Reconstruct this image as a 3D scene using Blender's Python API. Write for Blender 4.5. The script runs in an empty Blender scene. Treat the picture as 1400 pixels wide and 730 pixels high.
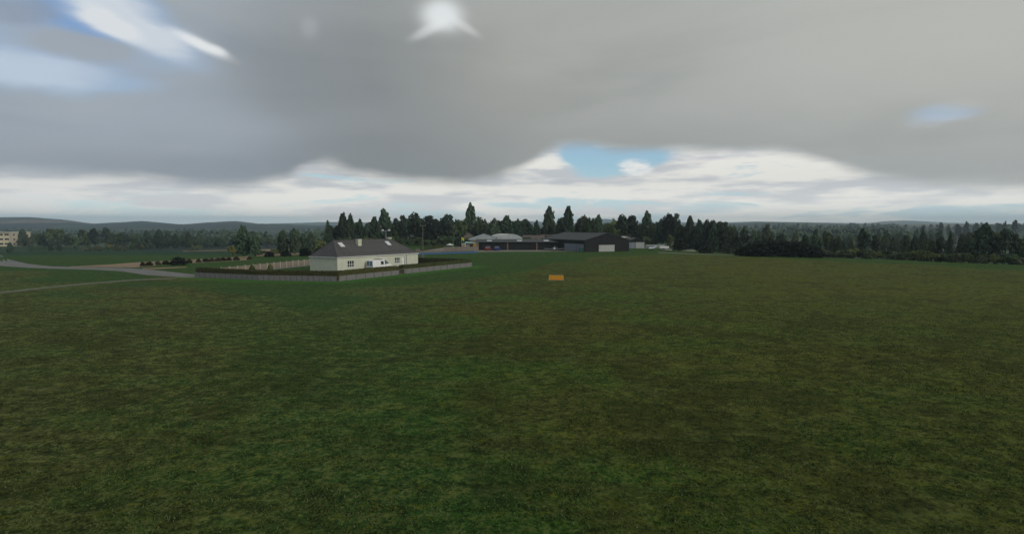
import bpy, bmesh, math, random
from mathutils import Vector, Matrix, noise
R = math.radians
scene = bpy.context.scene
C = scene.collection
random.seed(7)

# ------------------------------------------------------------------ camera
F = 834.0; CAMH = 8.0; TH = math.atan(55/F)
cam = bpy.data.objects.new('camera', bpy.data.cameras.new('camera'))
C.objects.link(cam); scene.camera = cam
cam.location = (0, 0, CAMH); cam.rotation_euler = (math.pi/2-TH, 0, 0)
cam.data.sensor_width = 36; cam.data.lens = 36*F/1400
cam.data.clip_start = .5; cam.data.clip_end = 60000

def ray(px, py):
    f = Vector((0, math.cos(TH), -math.sin(TH))); u = Vector((0, math.sin(TH), math.cos(TH)))
    return (f*F + Vector((px-700, 0, 0)) - u*(py-365)).normalized()
def az(px): return math.atan((px-700)/F)

def lerp_tab(t, x):
    if x <= t[0][0]: return t[0][1]
    for (a, b), (c, d) in zip(t, t[1:]):
        if x <= c:
            k = (x-a)/(c-a); k = k*k*(3-2*k)*.5+k*.5
            return b+(d-b)*k
    return t[-1][1]
def sm(a, b, x):
    t = min(1, max(0, (x-a)/(b-a))); return t*t*(3-2*t)
EDGE_R = [(860, 330), (915, 260), (960, 200), (1000, 180), (1100, 162), (1200, 150), (1300, 136), (1400, 127), (1600, 118)]
RIDGE1 = [(-400, 9), (-100, 8), (0, 12.5), (40, 12.8), (85, 10), (130, 4.5), (160, 6), (195, 7.6), (250, 3.2), (290, 6), (322, 7.5), (365, 3.2), (440, 1.5), (500, 2), (720, 5), (740, 3),
          (900, 2), (960, 3.5), (1000, 4.6), (1045, 6.6), (1100, 5.8), (1170, 3.2), (1250, 3.4), (1400, 3), (1700, 8), (2000, 6)]
RIDGE2 = [(-400, 6), (0, 5), (330, 3), (400, 5), (450, 6.6), (500, 6), (540, 8), (640, 5), (720, 7.5), (780, 5), (825, 10.5), (870, 6), (1000, 6.2), (1030, 7), (1100, 5.6), (1180, 5), (1215, 8.3), (1240, 9.2), (1300, 6.8), (1400, 6.5), (1700, 7)]
ZL = [(155, 0), (200, -1.2), (250, -3), (300, -4.6), (380, -7), (460, -6.8), (700, -10), (1200, -9), (2200, 8)]
ZC = [(330, 0), (500, -4), (1000, -6), (2200, 4)]
def H(x, y):
    d = math.hypot(x, y)
    if y <= 1 or abs(x) > 3*y:
        px = 700 + F*3*(1 if x > 0 else -1) if y <= 1 else 700+F*max(-3, min(3, x/y))
    else: px = 700+F*x/y
    if y <= 1: px = -1800 if x < 0 else 3200
    dd = d*math.cos(az(px)) if y > 1 else d
    if dd < 110: return 0.0
    wl = 1-sm(430, 560, px)
    wr = sm(860, 960, px)
    zc = lerp_tab(ZC, dd)
    z = zc*(1-wl-wr)
    if wl > 0: z += wl*lerp_tab(ZL, dd)
    if wr > 0:
        E = lerp_tab(EDGE_R, px)
        z += wr*(0 if dd < E else lerp_tab([(0, 0), (15, -1.0), (60, -4.5), (150, -7.5), (400, -9), (700, -5), (1100, 2), (2000, 12)], dd-E))
    if d > 1200:
        n = noise.fractal(Vector((x/900, y/900, 1.3)), 1.0, 2.0, 4)
        r1 = 8+lerp_tab(RIDGE1, px)/F*3000
        r2 = 8+lerp_tab(RIDGE2, px)/F*5600
        k1 = sm(1400, 3000, dd)
        z = z*(1-k1)+r1*k1
        if dd > 3000:
            dn = sm(3000, 3700, dd)
            z = r1*(1-dn)+(-10)*dn
            up = sm(3900, 5600, dd)
            z = z*(1-up)+r2*up
        z += n*(3.0 if dd < 3000 else 2.2)*sm(1200, 2200, d)*1
    return z

def hit(px, py, maxd=9000):
    r = ray(px, py); t = 5; o = Vector((0, 0, CAMH))
    last = t
    while t < maxd:
        p = o+r*t
        if p.z <= H(p.x, p.y):
            a, b = last, t
            for _ in range(30):
                m = (a+b)/2; p = o+r*m
                if p.z <= H(p.x, p.y): b = m
                else: a = m
            p = o+r*b
            return Vector((p.x, p.y, H(p.x, p.y)))
        last = t; t *= 1.01
    return None
def at(px, depth):            # ground point at a forward distance
    x = (px-700)/F*depth*(math.cos(TH)+0); return Vector((x, depth, H(x, depth)))
def z_at(py, depth):          # height seen at row py at a forward distance
    r = ray(700, py); return CAMH+r.z/r.y*depth

# ------------------------------------------------------------------ materials
def nodes(name):
    m = bpy.data.materials.new(name); m.use_nodes = True
    nt = m.node_tree; b = nt.nodes['Principled BSDF']
    return m, nt, b
class NT:
    def __init__(s, nt): s.nt = nt
    def n(s, t, **k):
        x = s.nt.nodes.new(t)
        for a, v in k.items(): setattr(x, a, v)
        return x
    def l(s, a, b): s.nt.links.new(a, b)
    def put(s, sock, v):
        if isinstance(v, bpy.types.NodeSocket): s.l(v, sock)
        else: sock.default_value = v
    def m(s, op, a, b=0.0, c=0.0, clamp=False):
        x = s.n('ShaderNodeMath', operation=op, use_clamp=clamp)
        for i, v in enumerate((a, b, c)): s.put(x.inputs[i], v)
        return x.outputs[0]
    def noise(s, vec, scale, detail=3, rough=.5, w=None, dist=0):
        x = s.n('ShaderNodeTexNoise'); s.put(x.inputs['Scale'], scale); x.inputs['Detail'].default_value = detail
        x.inputs['Roughness'].default_value = rough; x.inputs['Distortion'].default_value = dist
        if vec is not None: s.l(vec, x.inputs['Vector'])
        return x.outputs['Fac']
    def ramp(s, fac, stops, interp='LINEAR'):
        x = s.n('ShaderNodeValToRGB'); s.l(fac, x.inputs[0]); cr = x.color_ramp; cr.interpolation = interp
        while len(cr.elements) < len(stops): cr.elements.new(.5)
        for e, (p, c) in zip(cr.elements, stops):
            e.position = p; e.color = (c, c, c, 1) if isinstance(c, (int, float)) else (*c, 1)
        return x.outputs[0]
    def mix(s, f, a, b, blend='MIX'):
        x = s.n('ShaderNodeMix', data_type='RGBA', blend_type=blend)
        s.put(x.inputs[0], f)
        for i, v in ((6, a), (7, b)):
            s.put(x.inputs[i], (*v, 1) if isinstance(v, tuple) else v)
        return x.outputs[2]
    def scale(s, vec, sc, off=(0, 0, 0), rot=(0, 0, 0)):
        x = s.n('ShaderNodeMapping'); s.l(vec, x.inputs[0]); x.inputs['Scale'].default_value = sc; x.inputs['Location'].default_value = off; x.inputs['Rotation'].default_value = rot
        return x.outputs[0]
    def smooth(s, x, a, b):
        n = s.n('ShaderNodeMapRange', interpolation_type='SMOOTHSTEP')
        s.put(n.inputs[0], x); s.put(n.inputs[1], a); s.put(n.inputs[2], b)
        return n.outputs[0]
    def bump(s, h, strength, dist, b):
        x = s.n('ShaderNodeBump'); x.inputs['Strength'].default_value = strength; x.inputs['Distance'].default_value = dist
        s.l(h, x.inputs['Height']); s.l(x.outputs[0], b.inputs['Normal'])

def simple(name, col, rough=.7, var=.25, scale=2.0, metal=0, spec=.3, stain=0.0):
    m, nt, b = nodes(name); g = NT(nt)
    tc = g.n('ShaderNodeTexCoord').outputs['Object']
    f = g.noise(tc, scale, 5, .6)
    lo = tuple(c*(1-var) for c in col); hi = tuple(min(1, c*(1+var)) for c in col)
    c = g.ramp(f, [(.3, lo), (.7, hi)])
    if stain:
        s2 = g.noise(g.scale(tc, (1.5, 1.5, .25)), 1.1, 5, .65)
        c = g.mix(g.m('MULTIPLY', g.smooth(s2, .5, .75), stain), c, tuple(k*.45 for k in col))
    g.l(c, b.inputs['Base Color'])
    b.inputs['Roughness'].default_value = rough; b.inputs['Metallic'].default_value = metal
    b.inputs['Specular IOR Level'].default_value = spec
    return m
def corrugated(name, col, pitch=.25, rough=.6, var=.2, axis='X', dark=.6):
    m, nt, b = nodes(name); g = NT(nt)
    tc = g.n('ShaderNodeTexCoord').outputs['Object']
    w = g.n('ShaderNodeTexWave', bands_direction=axis); w.inputs['Scale'].default_value = 1/pitch/3.14*.5; g.l(tc, w.inputs['Vector'])
    f = g.noise(g.scale(tc, (1, 1, .3)), .9, 5, .6)
    c = g.ramp(f, [(.3, tuple(k*(1-var) for k in col)), (.7, tuple(k*(1+var) for k in col))])
    c = g.mix(g.m('MULTIPLY', g.smooth(w.outputs['Fac'], .35, .0), .5), c, tuple(k*dark for k in col))
    g.l(c, b.inputs['Base Color']); b.inputs['Roughness'].default_value = rough; b.inputs['Specular IOR Level'].default_value = .25
    g.bump(w.outputs['Fac'], .5, .04, b)
    return m
M = {}
def leafmat(name, c1, c2, c3):
    m, nt, b = nodes(name); g = NT(nt)
    tc = g.n('ShaderNodeTexCoord').outputs['Object']; oi = g.n('ShaderNodeObjectInfo')
    f = g.noise(tc, 6, 3, .6)
    c = g.ramp(f, [(.32, c1), (.5, c2), (.7, c3)])
    hs = g.n('ShaderNodeHueSaturation'); g.l(c, hs.inputs['Color'])
    g.l(g.m('MULTIPLY_ADD', oi.outputs['Random'], .85, .62), hs.inputs['Value'])
    g.l(g.m('MULTIPLY_ADD', g.m('FRACT', g.m('MULTIPLY', oi.outputs['Random'], 7.3)), .05, .475), hs.inputs['Hue'])
    g.l(hs.outputs[0], b.inputs['Base Color']); b.inputs['Roughness'].default_value = .85; b.inputs['Specular IOR Level'].default_value = .12
    return m
M['conifer'] = leafmat('conifer_leaf', (.024, .040, .026), (.042, .066, .038), (.078, .105, .056))
M['pine'] = leafmat('pine_leaf', (.018, .029, .020), (.030, .046, .029), (.054, .072, .040))
M['broad'] = leafmat('broad_leaf', (.034, .054, .026), (.058, .084, .038), (.10, .128, .056))
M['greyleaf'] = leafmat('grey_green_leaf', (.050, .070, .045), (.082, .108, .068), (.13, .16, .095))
M['sage'] = leafmat('sage_leaf', (.045, .058, .032), (.075, .092, .050), (.13, .15, .085))
M['yellow'] = leafmat('yellowish_leaf', (.055, .066, .022), (.090, .105, .034), (.15, .16, .055))
M['darkbush'] = leafmat('dark_bush_leaf', (.008, .012, .009), (.014, .020, .013), (.024, .030, .018))
M['redbush'] = leafmat('rusty_bush_leaf', (.020, .021, .013), (.034, .032, .018), (.055, .048, .026))
M['hedge'] = leafmat('hedge_leaf', (.034, .040, .014), (.056, .062, .022), (.085, .090, .034))
M['topiary'] = leafmat('topiary_leaf', (.04, .05, .016), (.06, .07, .024), (.09, .10, .035))
M['bark'] = simple('bark', (.06, .045, .035), .9, .4, 8)
M['wall_cream'] = simple('cream_render', (.53, .54, .43), .85, .06, 1.2, stain=.12)
M['white'] = simple('white_paint', (.72, .72, .70), .45, .06, 3)
M['offwhite'] = simple('off_white', (.55, .55, .52), .6, .1, 2)
M['frame'] = simple('white_frame', (.62, .63, .60), .5, .05, 5)
M['glass'] = simple('dark_glass', (.012, .014, .016), .08, .2, 3, spec=.7)
M['carglass'] = simple('car_glass', (.05, .075, .10), .08, .2, 3, spec=.8)
M['blueglass'] = simple('blue_glass', (.06, .12, .20), .1, .2, 3, spec=.8)
M['skylight'] = simple('skylight_glass', (.55, .57, .57), .3, .08, 4)
M['rubber'] = simple('rubber', (.02, .02, .02), .8, .2, 6)
M['chimney'] = simple('chimney_render', (.50, .50, .37), .85, .12, 3)
M['black_wall'] = corrugated('black_cladding', (.012, .0125, .013), .3, .8, .25)
M['dark_roof'] = corrugated('dark_roof_sheet', (.062, .065, .064), .4, .75, .15)
M['grey_roof'] = corrugated('grey_roof_sheet', (.34, .37, .37), .5, .6, .15, dark=.75)
M['grey_door'] = corrugated('grey_door_sheet', (.20, .22, .25), .6, .6, .12)
M['white_door'] = corrugated('white_door_sheet', (.36, .36, .345), .5, .6, .08, dark=.85)
M['brown_roof'] = simple('brown_roof', (.12, .095, .082), .85, .2, 2)
M['brick_pier'] = simple('brick_pier', (.17, .10, .075), .85, .2, 6)
M['timber'] = simple('weathered_timber', (.24, .20, .155), .85, .25, 5)
M['timber_dark'] = simple('brown_timber', (.15, .125, .10), .85, .3, 5)
M['post_white'] = simple('pale_post', (.36, .35, .31), .7, .1, 4)
M['concrete_panel'] = simple('concrete_panel', (.165, .16, .155), .85, .16, 3, stain=.25)
M['concrete_dark'] = simple('dark_concrete_post', (.11, .11, .11), .85, .16, 3)
M['blue'] = simple('blue_paint', (.030, .10, .22), .5, .12, 2)
M['red'] = simple('red_car_paint', (.17, .02, .02), .25, .08, 2, spec=.6)  # darkened red, with the low hangar's shade put into the paint
M['navy'] = simple('navy_car_paint', (.02, .03, .13), .25, .08, 2, spec=.6)  # blue of the second car darkened for the same hangar shade
M['yellow_paint'] = simple('orange_yellow_paint', (.42, .185, .004), .6, .12, 4)
M['yellow_edge'] = simple('pale_yellow_trim', (.45, .34, .12), .6, .12, 4)
M['board'] = simple('grey_board', (.12, .115, .14), .7, .15, 3)
M['cyan'] = simple('cyan_canvas', (.35, .62, .56), .7, .08, 3)
M['green_paint'] = simple('green_bin_paint', (.02, .10, .06), .5, .2, 4)
M['wing'] = simple('pale_aircraft_skin', (.45, .47, .48), .35, .05, 2, spec=.5)
M['wing_blue'] = simple('pale_blue_aircraft_skin', (.40, .46, .52), .35, .08, 2, spec=.5)
M['apartment'] = simple('apartment_render', (.58, .50, .33), .85, .06, .4)
M['apartment2'] = simple('apartment_render_shaded', (.46, .39, .28), .85, .06, .4)  # tan copy of the render, shading change at the corner put into colour
M['grey_trailer'] = simple('grey_trailer_paint', (.24, .25, .24), .6, .12, 2)
M['lamp_metal'] = simple('lamp_metal', (.30, .31, .31), .5, .12, 2)
M['flag_yellow'] = simple('yellow_flag_cloth', (.60, .48, .02), .8, .08, 3)
M['flag_green'] = simple('green_flag_cloth', (.03, .14, .04), .8, .08, 3)

# slate roof
m, nt, b = nodes('slate_roof'); g = NT(nt)
tc = g.n('ShaderNodeTexCoord').outputs['Object']
br = g.n('ShaderNodeTexBrick'); g.l(g.scale(tc, (1, 1, 1.0), rot=(R(50), 0, 0)), br.inputs['Vector'])
br.inputs['Scale'].default_value = 2.2; br.inputs['Color1'].default_value = (.058, .056, .055, 1); br.inputs['Color2'].default_value = (.076, .073, .071, 1); br.inputs['Mortar'].default_value = (.045, .043, .042, 1)
br.inputs['Mortar Size'].default_value = .012
f = g.noise(tc, .8, 5, .65)
g.l(g.mix(g.m('MULTIPLY', g.smooth(f, .4, .7), .45), br.outputs['Color'], (.088, .088, .084)), b.inputs['Base Color'])
b.inputs['Roughness'].default_value = .75; b.inputs['Specular IOR Level'].default_value = .3
M['slate'] = m
# vertical plank timber
def planks(name, c):
    m, nt, b = nodes(name); g = NT(nt)
    tc = g.n('ShaderNodeTexCoord').outputs['Object']
    w = g.n('ShaderNodeTexWave', bands_direction='X'); w.inputs['Scale'].default_value = 1.3; g.l(tc, w.inputs['Vector'])
    f = g.noise(g.scale(tc, (7, 7, .4)), 1.3, 3, .6)
    col = g.ramp(f, [(.3, tuple(k*.6 for k in c)), (.7, tuple(k*1.3 for k in c))])
    col = g.mix(g.smooth(w.outputs['Fac'], .22, .05), col, tuple(k*.25 for k in c))
    g.l(col, b.inputs['Base Color']); b.inputs['Roughness'].default_value = .85
    return m
M['planks'] = planks('plank_timber', (.27, .22, .165))
M['planks_grey'] = planks('plank_timber_grey', (.20, .17, .14))

# ------------------------------------------------------------------ objects
def tag(o, label, cat, group=None, kind=None):
    if label: o['label'] = label
    if cat: o['category'] = cat
    if group: o['group'] = group
    if kind: o['kind'] = kind
    return o
def thing(name, label, cat, loc=(0, 0, 0), rz=0, group=None):
    o = bpy.data.objects.new(name, None); C.objects.link(o); o.location = loc; o.rotation_euler = (0, 0, rz)
    o.empty_display_size = .2
    return tag(o, label, cat, group)
def obj(name, bm, mat, parent=None, smooth=False):
    me = bpy.data.meshes.new(name); bm.normal_update(); bm.to_mesh(me); bm.free()
    if isinstance(mat, (list, tuple)):
        for q in mat: me.materials.append(M[q] if isinstance(q, str) else q)
    else: me.materials.append(M[mat] if isinstance(mat, str) else mat)
    if smooth:
        for p in me.polygons: p.use_smooth = True
    o = bpy.data.objects.new(name, me); C.objects.link(o)
    if parent: o.parent = parent
    return o
def box(bm, x0, x1, y0, y1, z0, z1, bev=0, mi=0):
    r = bmesh.ops.create_cube(bm, size=1, matrix=Matrix.Translation(((x0+x1)/2, (y0+y1)/2, (z0+z1)/2)) @ Matrix.Diagonal((abs(x1-x0), abs(y1-y0), abs(z1-z0), 1)))
    fs = {f for v in r['verts'] for f in v.link_faces}
    for f in fs: f.material_index = mi
    if bev:
        es = list({e for v in r['verts'] for e in v.link_edges})
        bmesh.ops.bevel(bm, geom=es, offset=bev, segments=2, affect='EDGES', profile=.5)
    return bm
def BX(*a, **k): return box(bmesh.new(), *a, **k)
def tube(bm, pts, rads, n=8):
    prev = None
    for i, (p, r) in enumerate(zip(pts, rads)):
        p = Vector(p)
        d = (Vector(pts[min(i+1, len(pts)-1)])-Vector(pts[max(i-1, 0)])).normalized()
        q = d.to_track_quat('Z', 'Y').to_matrix()
        ring = [bm.verts.new(p+q @ Vector((math.cos(2*math.pi*k/n)*r, math.sin(2*math.pi*k/n)*r, 0))) for k in range(n)]
        if prev:
            for k in range(n): bm.faces.new((prev[k], prev[(k+1) % n], ring[(k+1) % n], ring[k]))
        else: bm.faces.new(ring[::-1])
        prev = ring
    bm.faces.new(prev)
    return bm
def poly(bm, pts, mi=0):
    f = bm.faces.new([bm.verts.new(p) for p in pts]); f.material_index = mi; return f
def prism(bm, prof, y0, y1, axis='Y'):     # prof: list of (a,b) ; extruded
    def P(a, b, t): return (a, t, b) if axis == 'Y' else (t, a, b)
    A = [bm.verts.new(P(a, b, y0)) for a, b in prof]; B = [bm.verts.new(P(a, b, y1)) for a, b in prof]
    n = len(prof)
    bm.faces.new(A); bm.faces.new(B[::-1])
    for i in range(n): bm.faces.new((A[i], B[i], B[(i+1) % n], A[(i+1) % n]))
    bmesh.ops.recalc_face_normals(bm, faces=bm.faces)
    return bm

# ------------------------------------------------------------------ terrain
FENCE = [hit(267, 379.3), hit(353, 383.4), hit(460, 385.2)]
GATE_L = hit(545.5, 375.8); GATE_R = hit(552.5, 374.6); FEND = hit(645, 364.7)
def seg_dist(p, a, b):
    ab = b-a; t = max(0, min(1, (p-a).dot(ab)/ab.dot(ab))); return (p-(a+ab*t)).length
fence_segs = [(FENCE[0].xy, FENCE[1].xy), (FENCE[1].xy, FENCE[2].xy), (FENCE[2].xy, GATE_L.xy), (GATE_L.xy, FEND.xy)]
# front edge of the lush grass: photo column -> row on the flat field
LROW = [(-200, 372), (0, 376), (150, 390), (330, 404), (420, 412), (450, 410), (480, 406), (520, 399), (560, 394), (620, 383), (700, 371), (770, 358), (830, 350.5), (900, 349), (960, 348.5), (1100, 355), (1200, 359), (1300, 364), (1400, 370)]
LW = [(0, 25), (300, 40), (430, 40), (470, 20), (560, 8), (700, 5), (830, 2), (1400, 2)]
def lush_at(x, y):
    if y < 20 or y > 330: return 0
    px = 700+F*x/y; row = 310+F*CAMH/y
    w = lerp_tab(LW, px)
    return 1-sm(-w, w, row-lerp_tab(LROW, px)+noise.noise(Vector((x*.08, y*.08, 2)))*w*1.3)
verts = []; faces = []
azs = []
a = -180
while a < 180:
    azs.append(a); a += .3 if -48 <= a < 48 else 3
rads = [0.0]; r = 3.0
while r < 60: rads.append(r); r *= 1.05
r = 60
while r < 140: rads.append(r); r += 1.4
while r < 300: rads.append(r); r += 3
while r < 6300: rads.append(r); r *= 1.028
lush = []; far = []; strip = []
verts.append((0, 0, 0)); lush.append(0); far.append(0); strip.append(0)
na = len(azs)
for r in rads[1:]:
    for a in azs:
        x = r*math.sin(R(a)); y = r*math.cos(R(a))
        verts.append((x, y, H(x, y)))
        infront = abs(a) < 48
        lush.append(lush_at(x, y) if infront and r < 330 else 0)
        if infront and 70 < r < 150 and x < 0:
            d = min(seg_dist(Vector((x, y)), p, q) for p, q in fence_segs)
            strip.append(1-sm(0.2, 4.5, d))
        else: strip.append(0)
        px = 700+F*math.tan(R(max(-60, min(60, a))))
        e = 165 if px < 430 else (330 if px < 870 else lerp_tab(EDGE_R, px))
        far.append(sm(e+5, e+70, r*math.cos(R(max(-60, min(60, a))))))
for k in range(na): faces.append((0, 1+(k+1) % na, 1+k))
for i in range(len(rads)-2):
    o0 = 1+i*na; o1 = o0+na
    for k in range(na):
        k2 = (k+1) % na
        faces.append((o0+k, o0+k2, o1+k2, o1+k))
me = bpy.data.meshes.new('ground'); me.from_pydata(verts, [], faces)
for nm, arr in (('lush', lush), ('far', far), ('strip', strip)):
    at_ = me.attributes.new(nm, 'FLOAT', 'POINT'); at_.data.foreach_set('value', arr)
for p in me.polygons: p.use_smooth = True
ground = bpy.data.objects.new('ground', me); C.objects.link(ground); ground['kind'] = 'structure'

m, nt, b = nodes('grass_ground'); g = NT(nt)
pos = g.n('ShaderNodeNewGeometry').outputs['Position']
def attr(n):
    x = g.n('ShaderNodeAttribute'); x.attribute_name = n; return x.outputs['Fac']
big = g.noise(pos, .03, 4, .55)
mid = g.noise(pos, .30, 5, .6, dist=.6)
fine = g.noise(g.scale(pos, (1.0, 1.1, 1)), 1.25, 7, .70, dist=.4)
fine2 = g.noise(g.scale(pos, (1.3, 1, 1), off=(31, 17, 0)), 4.4, 6, .74, dist=.4)
patch = g.noise(g.scale(pos, (1, 1, 1), off=(7, 50, 0)), .10, 5, .6, dist=1.0)
sxp = g.n('ShaderNodeSeparateXYZ'); g.l(pos, sxp.inputs[0])
leftw = g.smooth(g.m('ADD', sxp.outputs[0], g.m('MULTIPLY', g.m('SUBTRACT', big, .5), 60)), 2, -22)
dark = (.014, .024, .006); olive = (.072, .086, .014); green = (.030, .094, .012); pale = (.155, .180, .058); brown = (.092, .076, .018); yel = (.150, .160, .014)
mm = g.m('MULTIPLY_ADD', fine2, .5, g.m('MULTIPLY', fine, .5))
rightw = g.smooth(g.m('ADD', sxp.outputs[0], g.m('MULTIPLY', g.m('SUBTRACT', big, .5), 80)), -5, 30)
streak = g.noise(g.scale(pos, (.06, .7, 1), rot=(0, 0, .35)), 1.0, 5, .6, dist=.3)
streak2 = g.noise(g.scale(pos, (.05, .5, 1), rot=(0, 0, -.9)), 1.0, 5, .6, dist=.3)
c = g.mix(g.smooth(mid, .38, .62), olive, (.040, .064, .015))
c = g.mix(g.m('MULTIPLY', g.smooth(patch, .44, .60), g.m('MULTIPLY_ADD', rightw, -.5, .85)), c, green)
band_s = g.m('ADD', g.m('ADD', g.m('MULTIPLY', sxp.outputs[0], .934), g.m('MULTIPLY', sxp.outputs[1], .358)), -2.6)
band_s = g.m('ABSOLUTE', g.m('ADD', band_s, g.m('MULTIPLY', g.m('SUBTRACT', mid, .5), 7)))
band = g.m('MULTIPLY', g.smooth(g.m('DIVIDE', band_s, g.m('MULTIPLY_ADD', sxp.outputs[1], .12, 1.7)), 1.25, .35), g.smooth(sxp.outputs[1], 95, 60))
c = g.mix(g.m('MULTIPLY', g.smooth(big, .47, .60), .55), c, brown)
c = g.mix(g.m('MULTIPLY', band, .85), c, (.020, .084, .013))
c = g.mix(g.m('MULTIPLY', leftw, .40), c, (.070, .078, .036))
c = g.mix(g.m('MULTIPLY', rightw, .45), c, (.082, .092, .012))
c = g.mix(g.m('MULTIPLY', g.smooth(streak, .50, .66), .35), c, (.095, .100, .030))
c = g.mix(g.m('MULTIPLY', g.smooth(streak2, .52, .36), .35), c, (.024, .040, .010))
c = g.mix(g.m('MULTIPLY', g.smooth(mm, .495, .43), .85), c, dark)
c = g.mix(g.m('MULTIPLY', g.smooth(mm, .505, .56), g.m('MULTIPLY_ADD', leftw, .3, .42)), c, pale)
yn = g.noise(g.scale(pos, (1, 1, 1), off=(3, 9, 4)), 1.9, 4, .7)
c = g.mix(g.m('MULTIPLY', g.smooth(yn, .55, .68), .45), c, yel)
c = g.mix(g.m('MULTIPLY', g.smooth(g.m('MULTIPLY_ADD', mid, .6, g.m('MULTIPLY', patch, .4)), .50, .42), .45), c, dark)
c = g.mix(1.0, c, (1.10, 1.06, .93), 'MULTIPLY')
# lush grass zone
lw = g.m('ADD', attr('lush'), g.m('MULTIPLY', g.m('SUBTRACT', mid, .5), .5))
lfac = g.smooth(lw, .3, .75)
lc = g.mix(g.smooth(fine, .35, .65), (.019, .056, .012), (.036, .098, .020))
lc = g.mix(g.m('MULTIPLY', g.smooth(mid, .5, .7), .5), lc, (.028, .050, .017))
c = g.mix(g.m('MULTIPLY', lfac, g.m('MULTIPLY_ADD', g.smooth(fine2, .4, .6), -.3, .9)), c, lc)
c = g.mix(g.m('MULTIPLY', attr('strip'), .8), c, (.055, .165, .024))
# far fields
vo = g.n('ShaderNodeTexVoronoi', feature='F1'); g.l(g.scale(pos, (1/240, 1/330, 0), rot=(0, 0, .5)), vo.inputs['Vector']); vo.inputs['Scale'].default_value = 1
wp = g.n('ShaderNodeSeparateColor'); g.l(vo.outputs['Color'], wp.inputs[0])
fc = g.ramp(wp.outputs[0], [(0, (.030, .060, .025)), (.3, (.06, .085, .048)), (.5, (.036, .048, .040)), (.66, (.075, .105, .055)), (.80, (.06, .066, .05)), (.90, (.22, .17, .12))], 'CONSTANT')
wood = g.noise(pos, .0035, 6, .65)
fc = g.mix(g.m('MULTIPLY', g.smooth(wood, .46, .54), .6), fc, (.032, .040, .038))
fc = g.mix(g.m('MULTIPLY', g.smooth(g.noise(pos, .05, 4, .7), .5, .6), .4), fc, (.020, .030, .018))
sx = g.n('ShaderNodeSeparateXYZ'); g.l(pos, sx.inputs[0])
dist = g.m('SQRT', g.m('ADD', g.m('POWER', sx.outputs[0], 2), g.m('POWER', sx.outputs[1], 2)))
lush_far = g.mix(g.smooth(g.noise(pos, .02, 3, .5), .4, .65), (.016, .046, .021), (.028, .062, .026))
fc = g.mix(g.smooth(dist, 330, 520), lush_far, fc)
c = g.mix(attr('far'), c, fc)
g.l(c, b.inputs['Base Color']); b.inputs['Roughness'].default_value = .95; b.inputs['Specular IOR Level'].default_value = .08
hb = g.m('ADD', g.m('MULTIPLY', fine, .7), g.m('MULTIPLY', fine2, .3))
g.bump(hb, 1.0, .4, b)
me.materials.append(m)

# short grass blades and leaves, some of them paler, on the near part of the field
tr_ = random.Random(21); tv = []; tf = []; tc_ = []
m, nt, b = nodes('grass_blades'); g = NT(nt)
pos = g.n('ShaderNodeNewGeometry').outputs['Position']
f1 = g.noise(pos, .10, 5, .6); f2 = g.noise(pos, 2.2, 3, .6); rn = g.n('ShaderNodeAttribute'); rn.attribute_name = 'tint'
c = g.mix(g.smooth(f1, .42, .6), (.062, .080, .018), (.034, .084, .015))
c = g.mix(g.m('MULTIPLY', g.smooth(rn.outputs['Fac'], .6, 1.0), .65), c, (.13, .155, .062))
c = g.mix(g.m('MULTIPLY', g.smooth(f2, .5, .35), .5), c, (.018, .034, .010))
c = g.mix(g.m('MULTIPLY', g.smooth(g.noise(pos, .7, 3, .6), .58, .70), .4), c, (.12, .115, .03))
g.l(c, b.inputs['Base Color']); b.inputs['Roughness'].default_value = .8; b.inputs['Specular IOR Level'].default_value = .15
def blade(x, y, sc):
    i0 = len(tv); z = H(x, y); a = tr_.uniform(0, 6.28); L = sc*tr_.uniform(.04, .11); wd = sc*tr_.uniform(.007, .022)
    dx, dy = math.cos(a), math.sin(a); lift = tr_.uniform(.1, .9)*L
    tv.extend([(x-dy*wd, y+dx*wd, z+.002), (x+dy*wd, y-dx*wd, z+.002), (x+dx*L*.6+dy*wd, y+dy*L*.6-dx*wd, z+.004+lift), (x+dx*L, y+dy*L, z+.004+lift*.8), (x+dx*L*.6-dy*wd, y+dy*L*.6+dx*wd, z+.004+lift)])
    tf.append((i0, i0+1, i0+2, i0+3, i0+4)); t_ = tr_.random(); tc_.extend([t_]*5)
k = 0
while k < 150000:
    y = tr_.uniform(11, 78); x = tr_.uniform(-.95, .95)*(y+4)
    if tr_.random() > (1-sm(38, 78, y))**1.2: k += .15; continue
    dn = noise.noise(Vector((x*.45, y*.45, 5)))+.6*noise.noise(Vector((x*1.7, y*1.7, 8)))
    if tr_.random() > .55+dn*.9: continue
    blade(x, y, 1.0); k += 1
gm = bpy.data.meshes.new('grass_blades'); gm.from_pydata(tv, [], tf)
ta = gm.attributes.new('tint', 'FLOAT', 'POINT'); ta.data.foreach_set('value', tc_); gm.materials.append(m)
go = bpy.data.objects.new('grass', gm); C.objects.link(go); tag(go, 'short rough grass of the near field with pale blades', 'grass', kind='stuff')

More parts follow.
